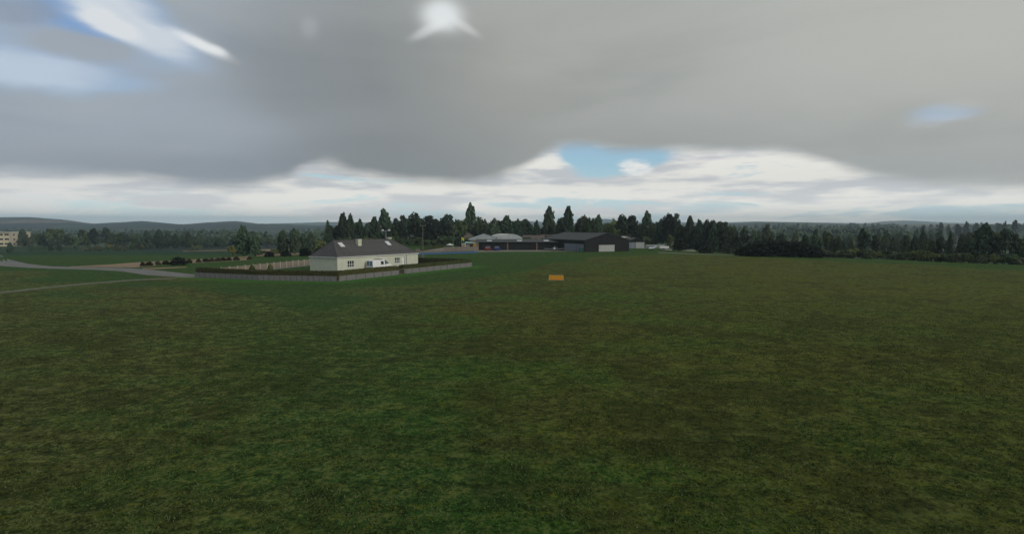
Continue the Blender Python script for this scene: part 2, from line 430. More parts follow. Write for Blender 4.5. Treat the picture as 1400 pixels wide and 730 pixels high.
# ------------------------------------------------------------------ sheets on the ground
def surf_mat(name, c1, c2, rough=.9, sc=.5):
    m, nt, b = nodes(name); g = NT(nt); pos = g.n('ShaderNodeNewGeometry').outputs['Position']
    f = g.noise(pos, sc, 6, .65); f2 = g.noise(pos, sc*9, 4, .6)
    g.l(g.mix(g.m('MULTIPLY', f2, .35), g.ramp(f, [(.32, c1), (.68, c2)]), tuple(k*.5 for k in c1)), b.inputs['Base Color'])
    b.inputs['Roughness'].default_value = rough; b.inputs['Specular IOR Level'].default_value = .15
    return m
M['road'] = surf_mat('grey_road', (.15, .15, .135), (.22, .215, .20))
M['track'] = surf_mat('worn_track', (.11, .115, .075), (.17, .165, .12))
M['soil'] = surf_mat('bare_soil', (.21, .145, .085), (.31, .22, .14), sc=.15)
M['sunlit_far_meadow'] = surf_mat('sunlit_far_meadow', (.10, .15, .07), (.20, .23, .12), sc=.006)  # sunlight on the far hillside put into the paler green
M['apron'] = surf_mat('beige_apron', (.20, .19, .155), (.27, .255, .21))
def ribbon(name, top, bot, mat, dz=.02, n=40, jag=.25, vis=True):
    """top/bot: matching polylines of photo positions on the ground"""
    def resample(pl):
        out = []
        for i in range(n+1):
            px = pl[0][0]+(pl[-1][0]-pl[0][0])*i/n
            for a, b_ in zip(pl, pl[1:]):
                if px <= b_[0]+1e-6:
                    out.append(hit(px, a[1]+(b_[1]-a[1])*(px-a[0])/(b_[0]-a[0]))); break
        return out
    A = resample(top); B = resample(bot); bm = bmesh.new(); rows = []
    for i in range(n+1):
        j = [noise.noise(Vector((i*.7, q, dz*50)))*jag for q in (0, 9)]
        d = (A[i]-B[i]).normalized()
        a_ = A[i]+d*j[0]; b_ = B[i]+d*j[1]
        rows.append([bm.verts.new((p.x, p.y, H(p.x, p.y)+dz)) for p in (a_.lerp(b_, t) for t in (0, .25, .5, .75, 1))])
    for r0, r1 in zip(rows, rows[1:]):
        for k in range(4): bm.faces.new((r0[k], r0[k+1], r1[k+1], r1[k]))
    bmesh.ops.recalc_face_normals(bm, faces=bm.faces)
    if sum(f.normal.z for f in bm.faces) < 0: bmesh.ops.reverse_faces(bm, faces=bm.faces)
    o = obj(name, bm, mat); o['kind'] = 'structure'; return o
ribbon('road', [(-60, 343), (0, 348), (12, 355), (40, 361), (70, 364.2), (125, 365.8), (170, 366.3), (210, 369), (255, 374.2), (290, 377)],
       [(-60, 366), (0, 363.5), (12, 364.4), (40, 366.2), (70, 367.3), (125, 368.6), (165, 370.8), (200, 376), (250, 379.2), (290, 380.5)], 'road', .012, 60, .2)
ribbon('path', [(-60, 403.5), (0, 398.8), (60, 392.5), (120, 386.8), (180, 382.2), (240, 379.6)],
       [(-60, 406.5), (0, 401.2), (60, 394.5), (120, 388.6), (180, 383.8), (240, 380.8)], 'track', .006, 60, .15)
ribbon('path', [(195, 366.2), (215, 365.8), (255, 364.8)], [(195, 367.8), (215, 367.6), (255, 365.8)], 'soil', .006, 30, .3)
ribbon('soil_field', [(95, 364.3), (150, 361.5), (190, 358.5), (240, 356), (300, 352.6), (345, 350.2)], [(95, 365), (150, 365.3), (185, 365.6), (235, 360.8), (300, 357.8), (345, 355)], 'soil', .006, 50, .6)
ribbon('soil_field', [(350, 341.5), (385, 340.5), (410, 341)], [(350, 345), (385, 343.8), (410, 343)], 'soil', .12, 30, .5)
ribbon('soil_field', [(350, 347.5), (385, 347), (415, 346)], [(350, 351), (385, 350), (415, 348.5)], 'soil', .12, 30, .5)
ribbon('soil_field', [(250, 343.3), (300, 342.2), (330, 342)], [(250, 344.3), (300, 343.2), (330, 343)], 'soil', .12, 30, .4)
ribbon('apron', [(648, 341.4), (700, 341.3), (800, 341.3)], [(648, 344.6), (700, 344.1), (800, 343.9)], 'apron', .01, 30, .1)
ribbon('apron', [(575, 340.8), (590, 338.6), (630, 337.6)], [(575, 343.8), (590, 343.4), (630, 342.0)], 'apron', .01, 20, .1)
ribbon('path', [(905, 340.3), (930, 341.2), (962, 342.3)], [(905, 342.0), (930, 343.2), (962, 344.3)], 'apron', .01, 20, .4)
ribbon('path', [(900, 344.6), (960, 347.0), (1010, 348.9)], [(900, 346.0), (960, 348.2), (1010, 349.6)], 'track', .01, 20, .4)
ribbon('soil_field', [(1150, 324.0), (1195, 323.3), (1240, 323.6)], [(1150, 326.8), (1195, 326.4), (1240, 326)], 'soil', 1.0, 30, .5)
ribbon('meadow', [(352, 307.0), (385, 306.0), (420, 305.2), (446, 304.8)], [(352, 308.0), (385, 307.6), (420, 307.2), (446, 307)], 'sunlit_far_meadow', 3, 30, 8)  # strip of far field coloured pale for the sun on it
ribbon('path', [(340, 369.2), (380, 365.2), (423, 361.2), (450, 359)], [(340, 372.2), (380, 368), (423, 363.4), (450, 361)], 'road', .01, 30, .05)

# ------------------------------------------------------------------ tree prototypes
def card(bm, p, nrm, s, rnd):
    t = nrm.orthogonal().normalized(); q = Matrix.Rotation(rnd.uniform(0, 6.28), 3, nrm)
    t = q @ t; u = nrm.cross(t)
    k = rnd.uniform(.6, 1.2)
    vs = [bm.verts.new(p+t*s*a+u*s*b_*k) for a, b_ in ((-1, -.35), (.1, -.9), (1, .1), (.25, .9), (-.8, .5))]
    bm.faces.new(vs)
def clump(bm, c, r, n, s, rnd, flat=.8):
    for _ in range(n):
        d = Vector((rnd.gauss(0, 1), rnd.gauss(0, 1), rnd.gauss(0, 1))).normalized()
        p = c+Vector((d.x, d.y, d.z*flat))*r*rnd.uniform(.45, 1)**.5
        nn = (d+Vector((rnd.gauss(0, .5), rnd.gauss(0, .5), rnd.gauss(0, .5)+.3))).normalized()
        card(bm, p, nn, s*rnd.uniform(.6, 1.3), rnd)
def mesh_of(bm, name, mat):
    me = bpy.data.meshes.new(name); bm.to_mesh(me); bm.free(); me.materials.append(M[mat]); return me
def trunk_bm(rnd, h=.9, r=.022, limbs=7, lo=.3):
    bm = bmesh.new(); bend = rnd.uniform(-.02, .02)
    tube(bm, [(0, 0, -.03), (bend*.3, 0, h*.3), (bend, bend*.5, h*.7), (bend, 0, h)], [r*1.25, r, r*.6, r*.15], 7)
    for i in range(limbs):
        z = rnd.uniform(lo, h*.85); a = rnd.uniform(0, 6.28); L = rnd.uniform(.1, .2)
        tube(bm, [(bend*z, 0, z), (math.cos(a)*L*.5, math.sin(a)*L*.5, z+.03), (math.cos(a)*L, math.sin(a)*L, z+.09)], [r*.45, r*.3, r*.1], 5)
    return bm
def crown_profile(kind, rnd):
    bm = bmesh.new()
    if kind == 'conifer':      # tall ragged cone, unit height, half width .5
        n = 84; e = rnd.uniform(.34, .55); ph = rnd.uniform(0, 9)
        for i in range(n):
            t = (i+.5)/n
            z = .10+.83*t
            w = .48*(1-max(0, (t-.3))/.7)**e if t > .3 else .48*(.72+.28*t/.3)
            a = i*2.4+rnd.uniform(-.5, .5)
            w *= 1+.35*noise.noise(Vector((t*6+ph, math.cos(a)*.8, math.sin(a)*.8)))
            rr = max(.02, w-.09)*rnd.uniform(.7, 1.08)
            clump(bm, Vector((math.cos(a)*rr, math.sin(a)*rr, z)), .125 if t < .85 else .10, 34, .045, rnd, .35)
        for i in range(7): clump(bm, Vector((rnd.uniform(-.08, .08), rnd.uniform(-.08, .08), .90+.012*i)), .07, 14, .035, rnd, .5)
        for i in range(18): clump(bm, Vector((rnd.uniform(-.14, .14), rnd.uniform(-.14, .14), .15+.04*i)), .16, 16, .07, rnd, .5)
    elif kind == 'pine':       # clear stem, dark crown above
        for i in range(44):
            t = rnd.random(); z = .40+.52*t
            w = .40*math.sin(math.pi*min(1, .22+t*.78))**.6+.05
            a = rnd.uniform(0, 6.28); rr = w*rnd.uniform(.3, 1)
            clump(bm, Vector((math.cos(a)*rr, math.sin(a)*rr, z)), .12, 36, .036, rnd, .55)
        for i in range(9):
            a = rnd.uniform(0, 6.28); rr = rnd.uniform(.1, .33)
            clump(bm, Vector((math.cos(a)*rr, math.sin(a)*rr, rnd.uniform(.2, .4))), .09, 16, .03, rnd, .5)
    elif kind == 'fir':        # whorls of drooping branches
        n = 15
        for i in range(n):
            t = i/(n-1); z = .10+.86*t; L = .50*(1-t)**.9+.03
            nb = 9 if t < .7 else 6
            for k in range(nb):
                a = 6.283*k/nb+i*.7+rnd.uniform(-.15, .15); LL = L*rnd.uniform(.78, 1.12)
                for s in range(7):
                    q = (s+.5)/7
                    p = Vector((math.cos(a)*LL*q, math.sin(a)*LL*q, z-.06*q*LL*2+.02*q*q))
                    clump(bm, p, .028+.02*(1-q), 5, .026, rnd, .4)
    elif kind == 'broad':
        lobes = [(0, 0, .62, .30)]
        for i in range(9):
            a = rnd.uniform(0, 6.28); rr = rnd.uniform(.16, .32)
            lobes.append((math.cos(a)*rr, math.sin(a)*rr, rnd.uniform(.3, .8), rnd.uniform(.14, .22)))
        for lx, ly, lz, lr in lobes:
            for _ in range(11):
                d = Vector((rnd.gauss(0, 1), rnd.gauss(0, 1), rnd.gauss(0, 1))).normalized()
                clump(bm, Vector((lx, ly, lz))+d*lr*rnd.uniform(.6, .95), .085, 24, .032, rnd, .8)
            clump(bm, Vector((lx, ly, lz)), lr*.8, 30, .06, rnd)
    elif kind == 'bush':
        for _ in range(75):
            a = rnd.uniform(0, 6.28); e = rnd.uniform(0, 1)
            r_ = rnd.uniform(.55, 1)
            p = Vector((math.cos(a)*.42*math.sqrt(1-e*e)*r_, math.sin(a)*.42*math.sqrt(1-e*e)*r_, .08+.78*e*r_))
            clump(bm, p, .13, 30, .042, rnd, .8)
    return bm
KINDS = {}
def make_protos(key, shape, mat, nvar, trunk_kw):
    out = []
    for v in range(nvar):
        rnd = random.Random(hash((shape, v)) % 1000 if False else len(shape)*31+v*7+ord(mat[0]))
        crown = mesh_of(crown_profile(shape, rnd), 'crown', mat)
        tr = mesh_of(trunk_bm(rnd, **trunk_kw), 'trunk', 'bark')
        out.append((crown, tr))
    KINDS[key] = out
make_protos('conifer', 'conifer', 'conifer', 5, dict(h=.92, r=.022, limbs=6))
make_protos('pine', 'pine', 'pine', 4, dict(h=.88, r=.024, limbs=9, lo=.35))
make_protos('fir', 'fir', 'conifer', 2, dict(h=.95, r=.018, limbs=0))
make_protos('broad', 'broad', 'broad', 4, dict(h=.7, r=.035, limbs=8, lo=.25))
make_protos('yellow', 'broad', 'yellow', 2, dict(h=.7, r=.035, limbs=8, lo=.25))
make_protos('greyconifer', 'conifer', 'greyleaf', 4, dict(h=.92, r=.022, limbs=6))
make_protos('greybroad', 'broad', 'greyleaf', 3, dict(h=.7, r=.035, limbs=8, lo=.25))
make_protos('sage', 'bush', 'sage', 3, dict(h=.5, r=.03, limbs=6, lo=.1))
make_protos('darkbush', 'bush', 'darkbush', 3, dict(h=.5, r=.03, limbs=6, lo=.1))
make_protos('redbush', 'bush', 'redbush', 2, dict(h=.5, r=.03, limbs=6, lo=.1))
NAME = dict(greyconifer='conifer_tree', greybroad='broadleaf_tree', sage='shrub', conifer='conifer_tree', pine='pine_tree', fir='fir_tree', broad='broadleaf_tree', yellow='broadleaf_tree', darkbush='bush', redbush='bush')
WID = {'line': 1.3, 'rightwood': 1.0, 'rightwood2': 1.0, 'rightfar': 1.0, 'leftwood': 1.15, 'leftfield': 1, 'hedgerow': 1, 'rightbush': 1.1}
TREES = []     # (px, object, kind, zone)
trnd = random.Random(11)
def tree(px, depth, top_y, width_px, kind, zone, label=None, base_drop=0):
    p = at(px, depth); ztop = z_at(top_y, depth)
    h = max(1.0, ztop-p.z); w = width_px/F*depth
    cr, tr = KINDS[kind][trnd.randrange(len(KINDS[kind]))]
    o = thing(NAME[kind], None, None, (p.x, p.y, p.z-.02), trnd.uniform(0, 6.28))
    c = bpy.data.objects.new('crown', cr); C.objects.link(c); c.parent = o
    t = bpy.data.objects.new('trunk', tr); C.objects.link(t); t.parent = o
    wf = {'greyconifer': .98, 'greybroad': 1.05, 'sage': 1.0, 'conifer': .98, 'pine': 1.0, 'fir': 1.05, 'broad': 1.05, 'yellow': 1.05, 'darkbush': 1.05, 'redbush': 1.05}[kind]
    c.scale = (w/wf, w/wf, h*1.0); c.scale.x *= WID.get(zone, 1.12); c.scale.y *= WID.get(zone, 1.12); t.scale = (h*.75, h*.75, h)
    if kind in ('conifer', 'pine'): t.scale = (w*1.1, w*1.1, h)
    TREES.append((px, o, kind, zone, label, depth))
    return o

# tall treeline behind the house and the hangars: (px, top, width, kind)
line = [(448, 301, 17, 'fir'), (469, 290.5, 15, 'conifer'), (479, 292, 13, 'conifer'), (492, 299, 10, 'conifer'), (501, 306, 9, 'conifer'), (512, 296, 14, 'conifer'),
        (525, 285.5, 20, 'conifer'), (551, 293, 13, 'pine'), (567, 289, 20, 'pine'), (587, 293, 20, 'pine'), (598, 301, 12, 'pine'), (612, 291.5, 20, 'pine'),
        (630, 297, 20, 'broad'), (643, 277, 16, 'conifer'), (656, 291, 22, 'broad'), (676, 298, 14, 'conifer'), (693, 294.5, 17, 'conifer'), (708, 299, 12, 'conifer'), (716, 301, 11, 'conifer'),
        (727, 307, 9, 'conifer'), (734, 301, 10, 'conifer'), (750.5, 282, 17, 'conifer'), (770, 293.5, 20, 'broad'), (777, 281.5, 15, 'conifer'), (797, 291, 20, 'broad'), (808, 294, 16, 'broad'), (818, 293, 13, 'conifer'),
        (837, 299, 22, 'yellow'), (850, 291.5, 16, 'pine'), (864, 293, 18, 'pine'), (884, 288, 15, 'conifer'), (897, 305, 18, 'broad'), (914, 290, 16, 'pine'), (924, 290.5, 14, 'pine'), (943, 295, 13, 'conifer'), (956, 300, 13, 'conifer'),
        (976, 304, 13, 'conifer'), (990, 301.5, 17, 'pine')]
for i, (px, ty, w, k) in enumerate(line):
    tree(px, 262+(i*37 % 23)-8 if px < 905 else 258-(px-905)*.55, ty, w, k, 'line')
# understorey behind it
px = 452
while px < 1004:
    k = trnd.choice(['broad', 'conifer', 'broad', 'pine', 'broad'])
    tree(px, (278+trnd.uniform(-6, 8)) if px < 900 else 272-(px-900)*.55, trnd.uniform(302, 310)-(4 if 540 < px < 720 or 860 < px < 1000 else 0)+(6 if 720 < px < 745 else 0), trnd.uniform(17, 24), k, 'under')
    px += trnd.uniform(7.5, 10)
px = 455
while px < 900:
    k = trnd.choice(['broad', 'broad', 'pine'])
    tree(px, 246+trnd.uniform(-3, 5), trnd.uniform(320, 327), trnd.uniform(12, 17), k, 'low')
    px += trnd.uniform(9, 12)
tree(434, 235, 326, 20, 'yellow', 'low2'); tree(503, 236, 323, 26, 'yellow', 'low2'); tree(916, 232, 320, 13, 'yellow', 'low2')
# left of the house
for px, d, ty, w, k in [(332, 178, 308, 20, 'conifer'), (348, 176, 317.5, 13, 'conifer'), (317, 176, 335, 16, 'yellow'), (386, 205, 315, 16, 'conifer'), (402, 205, 312, 16, 'conifer'), (414, 208, 319, 13, 'conifer'), (425, 212, 316.5, 13, 'conifer'),
                        (375, 196, 340, 13, 'yellow'), (358, 190, 341, 16, 'broad')]:
    tree(px, d, ty, w, k, 'leftnear')
for px, d, ty, w, k in [(242.5, 128, 349.5, 22, 'darkbush'), (367, 167, 342.5, 14, 'darkbush'), (390, 172, 340.5, 15, 'darkbush'), (417, 178, 338, 17, 'darkbush'), (433, 180, 340, 14, 'darkbush')]:
    tree(px, d, ty, w, k, 'leftbush')
for i, px in enumerate((193, 202, 214, 225, 257, 270, 280, 288, 297, 304, 312, 322, 340)):
    d = 124+(px-193)*.17
    tree(px, d, 357.2-(px-193)*.045+(i*5 % 3)*.8, 8+(i*3 % 5), 'redbush', 'hedgerow')
# left wood across the field
lw_ = [(30, 313, 12, 'conifer'), (40, 322, 15, 'broad'), (50, 316, 16, 'broad'), (60, 318, 12, 'pine'), (75, 310, 24, 'broad'), (91, 320, 11, 'pine'), (101, 321, 14, 'broad'), (112, 313, 14, 'pine'), (119, 316, 16, 'broad'), (128, 311, 13, 'pine'), (144, 309.5, 12, 'pine'),
       (153, 318, 14, 'broad'), (161, 316, 18, 'broad'), (172, 320, 12, 'pine'), (181, 318, 13, 'broad'), (188, 319, 12, 'conifer'), (200, 315, 14, 'conifer'), (209, 321, 12, 'broad'), (217, 313.5, 13, 'conifer'), (229, 315, 10, 'conifer'), (239, 319, 10, 'conifer'), (250, 319, 11, 'conifer'),
       (257, 316, 9, 'conifer'), (264, 322, 14, 'broad'), (271, 317, 9, 'conifer'), (283, 323, 10, 'conifer'), (294, 323.5, 11, 'conifer'), (305, 324, 11, 'conifer'), (320, 322.5, 11, 'conifer'), (362, 328, 16, 'broad'), (376, 330, 12, 'broad')]
for i, (px, ty, w, k) in enumerate(lw_):
    tree(px, 400+(i*17 % 30)+(max(0, px-230))*.35+(50 if px < 60 else 0), ty, w, k, 'leftwood')
px = 34
while px < 380:
    tree(px, 440+trnd.uniform(0, 60), trnd.uniform(322, 328), trnd.uniform(11, 16), trnd.choice(['broad', 'conifer', 'broad']), 'leftwood2')
    px += trnd.uniform(7, 11)
for px in (12, 41, 68, 80):
    tree(px, 360 if px > 20 else 262, 333 if px > 20 else 331, 8, 'conifer', 'leftfield')
for px in (113, 119, 133, 147, 158, 166, 180, 192, 262, 270):
    tree(px, 375+trnd.uniform(-6, 6), trnd.uniform(332, 336), trnd.uniform(7, 11), 'yellow' if px % 3 == 0 else 'sage', 'leftshrub')
# right: dark bushes at the field edge
for px, d, ty, w in [(931, 205, 324.5, 23), (966, 186, 332.5, 20), (1024, 168, 332, 26), (1037, 165, 328, 30), (1055, 166, 325, 32), (1073, 163, 327, 30), (1089, 162, 328, 30), (1106, 160, 332, 28), (1118, 158, 336, 22), (1013, 171, 338, 16)]:
    tree(px, d, ty, w, 'darkbush', 'rightbush')
# right wood, front trees
for px, off, ty, w, k in [(1003, 25, 311, 16, 'broad'), (1018, 25, 309, 16, 'conifer'), (1031, 26, 311, 14, 'broad'), (1049, 28, 306, 20, 'conifer'), (1069, 30, 318, 16, 'pine'), (1090, 34, 315, 13, 'conifer'), (1101, 36, 317, 12, 'broad'), (1116, 26, 313, 15, 'conifer'), (1131, 30, 313, 14, 'broad'),
                          (1146, 26, 320, 14, 'broad'), (1153, 20, 328, 12, 'conifer'), (1166, 24, 322, 13, 'conifer'), (1181, 20, 310.5, 18, 'pine'), (1197, 22, 320, 13, 'pine'), (1210, 26, 323, 13, 'broad'), (1222, 24, 324, 14, 'conifer'), (1238, 20, 318, 16, 'broad'), (1251, 26, 322, 14, 'conifer'), (1262, 20, 311, 15, 'fir'),
                          (1275, 18, 325, 14, 'broad'), (1287, 22, 322, 14, 'pine'), (1300, 16, 316, 20, 'fir'), (1316, 22, 320, 16, 'conifer'), (1327, 18, 314, 22, 'broad'), (1347, 12, 305.5, 34, 'conifer'), (1362, 20, 316, 18, 'yellow'), (1376, 12, 311, 28, 'pine'), (1392, 20, 327, 20, 'conifer'), (1404, 14, 322, 24, 'broad'), (1425, 14, 315, 28, 'conifer')]:
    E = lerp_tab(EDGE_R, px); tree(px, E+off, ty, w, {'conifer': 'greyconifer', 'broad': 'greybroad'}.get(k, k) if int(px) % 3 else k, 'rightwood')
px = 1128
while px < 1410:
    E = lerp_tab(EDGE_R, px)
    tree(px, E+trnd.uniform(5, 12), trnd.uniform(337, 344)+(px-1128)*.03, trnd.uniform(13, 22), trnd.choice(['sage', 'sage', 'yellow', 'broad']), 'rightshrub')
    px += trnd.uniform(8, 13)
px = 985
while px < 1420:
    E = lerp_tab(EDGE_R, px)
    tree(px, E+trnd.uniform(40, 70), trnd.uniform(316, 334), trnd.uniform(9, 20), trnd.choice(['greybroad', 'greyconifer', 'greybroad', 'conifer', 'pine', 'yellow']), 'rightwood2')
    px += trnd.uniform(12, 22)
px = 1000
while px < 1420:
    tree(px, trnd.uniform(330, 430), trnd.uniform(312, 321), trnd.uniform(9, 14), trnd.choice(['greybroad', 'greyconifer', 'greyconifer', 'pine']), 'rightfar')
    px += trnd.uniform(9, 17)
for px, ty in ((1286, 303), (1297, 307), (1311, 307), (1321, 302.5), (1335, 302), (1333, 306), (1350, 301), (1373, 299.5), (1388, 299.5), (1366, 303), (1309, 305), (1262, 306)):
    tree(px, 700+trnd.uniform(-40, 60), ty, trnd.uniform(5, 8), trnd.choice(['broad', 'conifer', 'pine']), 'rightknoll')

def ordinal(n):
    o = 'first second third fourth fifth sixth seventh eighth ninth tenth eleventh twelfth thirteenth fourteenth fifteenth sixteenth seventeenth eighteenth nineteenth'.split()
    t = {2: 'twenty', 3: 'thirty', 4: 'forty', 5: 'fifty'}
    if n < 20: return o[n-1]
    if n % 10 == 0: return t[n//10][:-1]+'ieth'
    return t[n//10]+'-'+o[n % 10-1]
KW = dict(greyconifer='grey-green conifer', greybroad='grey-green leafy tree', sage='grey-green shrub', conifer='dark conifer', pine='bare-stemmed pine', fir='layered fir', broad='green leafy tree', yellow='yellowish leafy tree', darkbush='dark rounded bush', redbush='small brownish bush')
KC = dict(greyconifer='tree', greybroad='tree', sage='shrub', conifer='tree', pine='tree', fir='tree', broad='tree', yellow='tree', darkbush='bush', redbush='bush')
ZP = {'line': None, 'under': None, 'low': 'low behind the buildings', 'low2': 'at the foot of the tall treeline',
      'leftnear': 'just beyond the white-posted fence', 'leftbush': 'at the far lawn edge left of the house', 'hedgerow': 'in the row along the soil strip',
      'leftwood': 'across the left green field', 'leftwood2': 'in the left wood\'s hazy back row', 'leftfield': 'alone in the left green field', 'leftshrub': 'at the foot of the left wood',
      'rightbush': 'at the field edge right of the hangars', 'rightwood': 'at the front of the right-hand wood', 'rightshrub': 'low along the right field edge', 'rightwood2': 'in the right-hand wood\'s second row',
      'rightfar': 'in the haze behind the right-hand wood', 'rightknoll': 'silhouetted on the far right skyline'}
def sub(px):
    for hi, t in ((545, 'above the cream house'), (633, 'above the blue barrier'), (725, 'above the light grey roofs'), (832, 'above the big black hangar'), (905, 'above the small shed'), (2000, 'left of the dark bush clump')):
        if px < hi: return t
cnt = {}; tot = {}
GR = {'line': 'tall treeline behind the buildings', 'under': 'trees filling in behind the tall treeline'}
for t in sorted(TREES, key=lambda q: q[0]):
    px, o, k, zone, lab, d = t
    if zone == 'line': ph = sub(px)
    elif zone == 'under': ph = 'in the back row '+sub(px)
    else: ph = ZP[zone]
    key = (k if k != 'darkbush' else k, zone, ph); tot[key] = tot.get(key, 0)+1
for t in sorted(TREES, key=lambda q: q[0]):
    px, o, k, zone, lab, d = t
    if zone == 'line': ph = sub(px)
    elif zone == 'under': ph = 'in the back row '+sub(px)
    else: ph = ZP[zone]
    key = (k, zone, ph); cnt[key] = cnt.get(key, 0)+1
    kw = KW[k]
    if zone in ('low', 'leftshrub', 'rightshrub', 'leftfield', 'low2', 'rightknoll'): kw = kw.replace('tall ', 'small ').replace('round', 'low')
    if tot[key] == 1: lab = kw+', the only one '+ph
    else: lab = kw+', '+ordinal(cnt[key])+' from the left '+ph
    if len(lab.replace('-', ' ').split()) > 15: lab = lab.replace(' from the left', ' from left')
    tag(o, lab, KC[k], GR.get(zone, ZP.get(zone) and ('trees ' if KC[k] == 'tree' else 'bushes ')+ZP[zone]))

# distant woodland as one mass
bm = bmesh.new(); wr_ = random.Random(5)
def far_crown(bm, p, h, w):
    for i in range(9):
        a = wr_.uniform(0, 6.28); t = wr_.random(); rr = w*.45*(1-.6*t)*wr_.uniform(.3, 1)
        n = Vector((math.cos(a), math.sin(a), .6)).normalized()
        card(bm, p+Vector((math.cos(a)*rr, math.sin(a)*rr, h*(.15+.8*t))), n, w*.26, wr_)
    card(bm, p+Vector((0, 0, h*.5)), Vector((0, -1, .2)).normalized(), w*.36, wr_)
n = 0
while n < 1800:
    px = wr_.uniform(-60, 1460); d = 520*math.exp(wr_.uniform(0, 1.05))
    if 330 < px < 980 and wr_.random() < .65: continue
    p = at(px, d)
    den = noise.noise(Vector((p.x/260, p.y/260, 3)))
    if px > 980: den += .02
    if den < .08: continue
    far_crown(bm, p, wr_.uniform(7, 13), wr_.uniform(7, 12)); n += 1
wood = obj('distant_woodland', bm, 'conifer'); tag(wood, 'hazy patchy woods on the far hillsides below the skyline', 'woodland', kind='stuff')

# ------------------------------------------------------------------ house
CA = hit(460.8, 372.2); ang = math.atan2(.845, .535)
HL, HW, HE, HR = 21.3, 7.2, 2.62, 5.5
CA = Vector(((460.8-700)/F*107, 107, 0))
house = thing('bungalow', 'cream rendered bungalow with a dark hipped slate roof behind the hedge', 'house', CA, ang)
# local: x along the front, y to the back (left)
wm = bmesh.new()
wins = [(2.35, 3.95, .72, 1.92), (14.5, 16.0, .85, 1.98)]
doorx = (16.55, 17.35, 0, 2.05)
def wall_with_holes(bm, x0, x1, z0, z1, holes, y=0.0, th=.25):
    xs = sorted({x0, x1, *[h[0] for h in holes], *[h[1] for h in holes]}); zs = sorted({z0, z1, *[h[2] for h in holes], *[h[3] for h in holes]})
    for a, b_ in zip(xs, xs[1:]):
        for c_, d_ in zip(zs, zs[1:]):
            mx, mz = (a+b_)/2, (c_+d_)/2
            if any(h[0] < mx < h[1] and h[2] < mz < h[3] for h in holes): continue
            poly(bm, [(a, y, c_), (b_, y, c_), (b_, y, d_), (a, y, d_)])
    for h in holes:
        a, b_, c_, d_ = h
        poly(bm, [(a, y, c_), (a, y, d_), (a, y+th, d_), (a, y+th, c_)]); poly(bm, [(b_, y, c_), (b_, y+th, c_), (b_, y+th, d_), (b_, y, d_)])
        poly(bm, [(a, y, d_), (b_, y, d_), (b_, y+th, d_), (a, y+th, d_)]); poly(bm, [(a, y, c_), (a, y+th, c_), (b_, y+th, c_), (b_, y, c_)])
wall_with_holes(wm, 0, HL, 0, HE, wins+[doorx])
poly(wm, [(0, 0, 0), (0, 0, HE), (0, HW, HE), (0, HW, 0)]); poly(wm, [(HL, 0, 0), (HL, HW, 0), (HL, HW, HE), (HL, 0, HE)])
poly(wm, [(0, HW, 0), (0, HW, HE), (HL, HW, HE), (HL, HW, 0)])
obj('wall', wm, 'wall_cream', house)
ov = .12
rm = bmesh.new()
A = [(-ov, -ov, HE), (HL+ov, -ov, HE), (HL+ov, HW+ov, HE), (-ov, HW+ov, HE)]
r0 = (2.3, HW/2, HR); r1 = (17.1, HW/2, HR)
V = [rm.verts.new(p) for p in A+[r0, r1]]
for f in ((0, 1, 5, 4), (1, 2, 5), (2, 3, 4, 5), (3, 0, 4), (0, 3, 2, 1)): rm.faces.new([V[i] for i in f])
roof = obj('roof', rm, 'slate', house)
ft = bmesh.new(); box(ft, -ov-.02, HL+ov+.02, -ov-.09, -ov-.01, HE-.12, HE+.03); box(ft, -ov-.09, -ov-.01, -ov, HW+ov, HE-.12, HE+.03)
obj('gutter', ft, 'offwhite', house)
rt = bmesh.new(); tube(rt, [r0, r1], [.09, .09], 6)
for c_ in (A[0], A[3]): tube(rt, [Vector(c_)+Vector((0, 0, .02)), r0], [.07, .07], 6)
for c_ in (A[1], A[2]): tube(rt, [Vector(c_)+Vector((0, 0, .02)), r1], [.07, .07], 6)
obj('ridge_tiles', rt, 'slate', house)
def roofz(y): return HE+(HR-HE)*(y+ov)/(HW/2+ov)
sl = math.atan2(HR-HE, HW/2+ov)
for x in (2.75, 14.8):
    w = obj('skylight', BX(-.5, .5, -.6, .6, .02, .10, bev=.02), 'frame', house); y = 2.55
    w.location = (x+.5, y, roofz(y)); w.rotation_euler = (sl, 0, 0)
    obj('pane', BX(-.42, .42, -.52, .52, .102, .112), 'skylight', w)
for x in (7.5, 17.3):
    hgt = HR+(.10 if x < 10 else .28)
    bmx = bmesh.new(); y0 = 2.2 if x < 10 else 3.9
    box(bmx, x-.45, x+.45, y0, y0+.7, HR-1.2, hgt, bev=.02)
    ch = obj('chimney', bmx, 'chimney', house)
    obj('cap', BX(x-.52, x+.52, y0-.07, y0+.77, hgt-.003, hgt+.07), 'offwhite', ch)
for h in wins:
    a, b_, c_, d_ = h
    w = thing('w', None, None); w.name = 'window'; w.parent = house
    bpy.data.objects.remove(w)
    fm = bmesh.new(); t = .07; y0, y1 = .06, .14
    box(fm, a, a+t, y0, y1, c_, d_); box(fm, b_-t, b_, y0, y1, c_, d_); box(fm, a+t, b_-t, y0, y1, c_, c_+t); box(fm, a+t, b_-t, y0, y1, d_-t, d_)
    for k in (1, 2):
        xk = a+(b_-a)*k/3; box(fm, xk-.045, xk+.045, y0+.004, y1-.004, c_+t, d_-t)
    zk = c_+(d_-c_)*.42; box(fm, a+t, b_-t, y0+.008, y1-.008, zk-.045, zk+.045)
    w = obj('window', fm, 'frame', house)
    obj('pane', BX(a+t*.5, b_-t*.5, .16, .18, c_+.03, d_-.03), 'glass', w)
    obj('sill', BX(a-.08, b_+.08, -.10, .055, c_-.09, c_-.002, bev=.01), 'frame', w)
dr = obj('door', BX(doorx[0]+.06, doorx[1]-.06, .1, .16, .02, doorx[3]-.06, bev=.01), 'white', house)
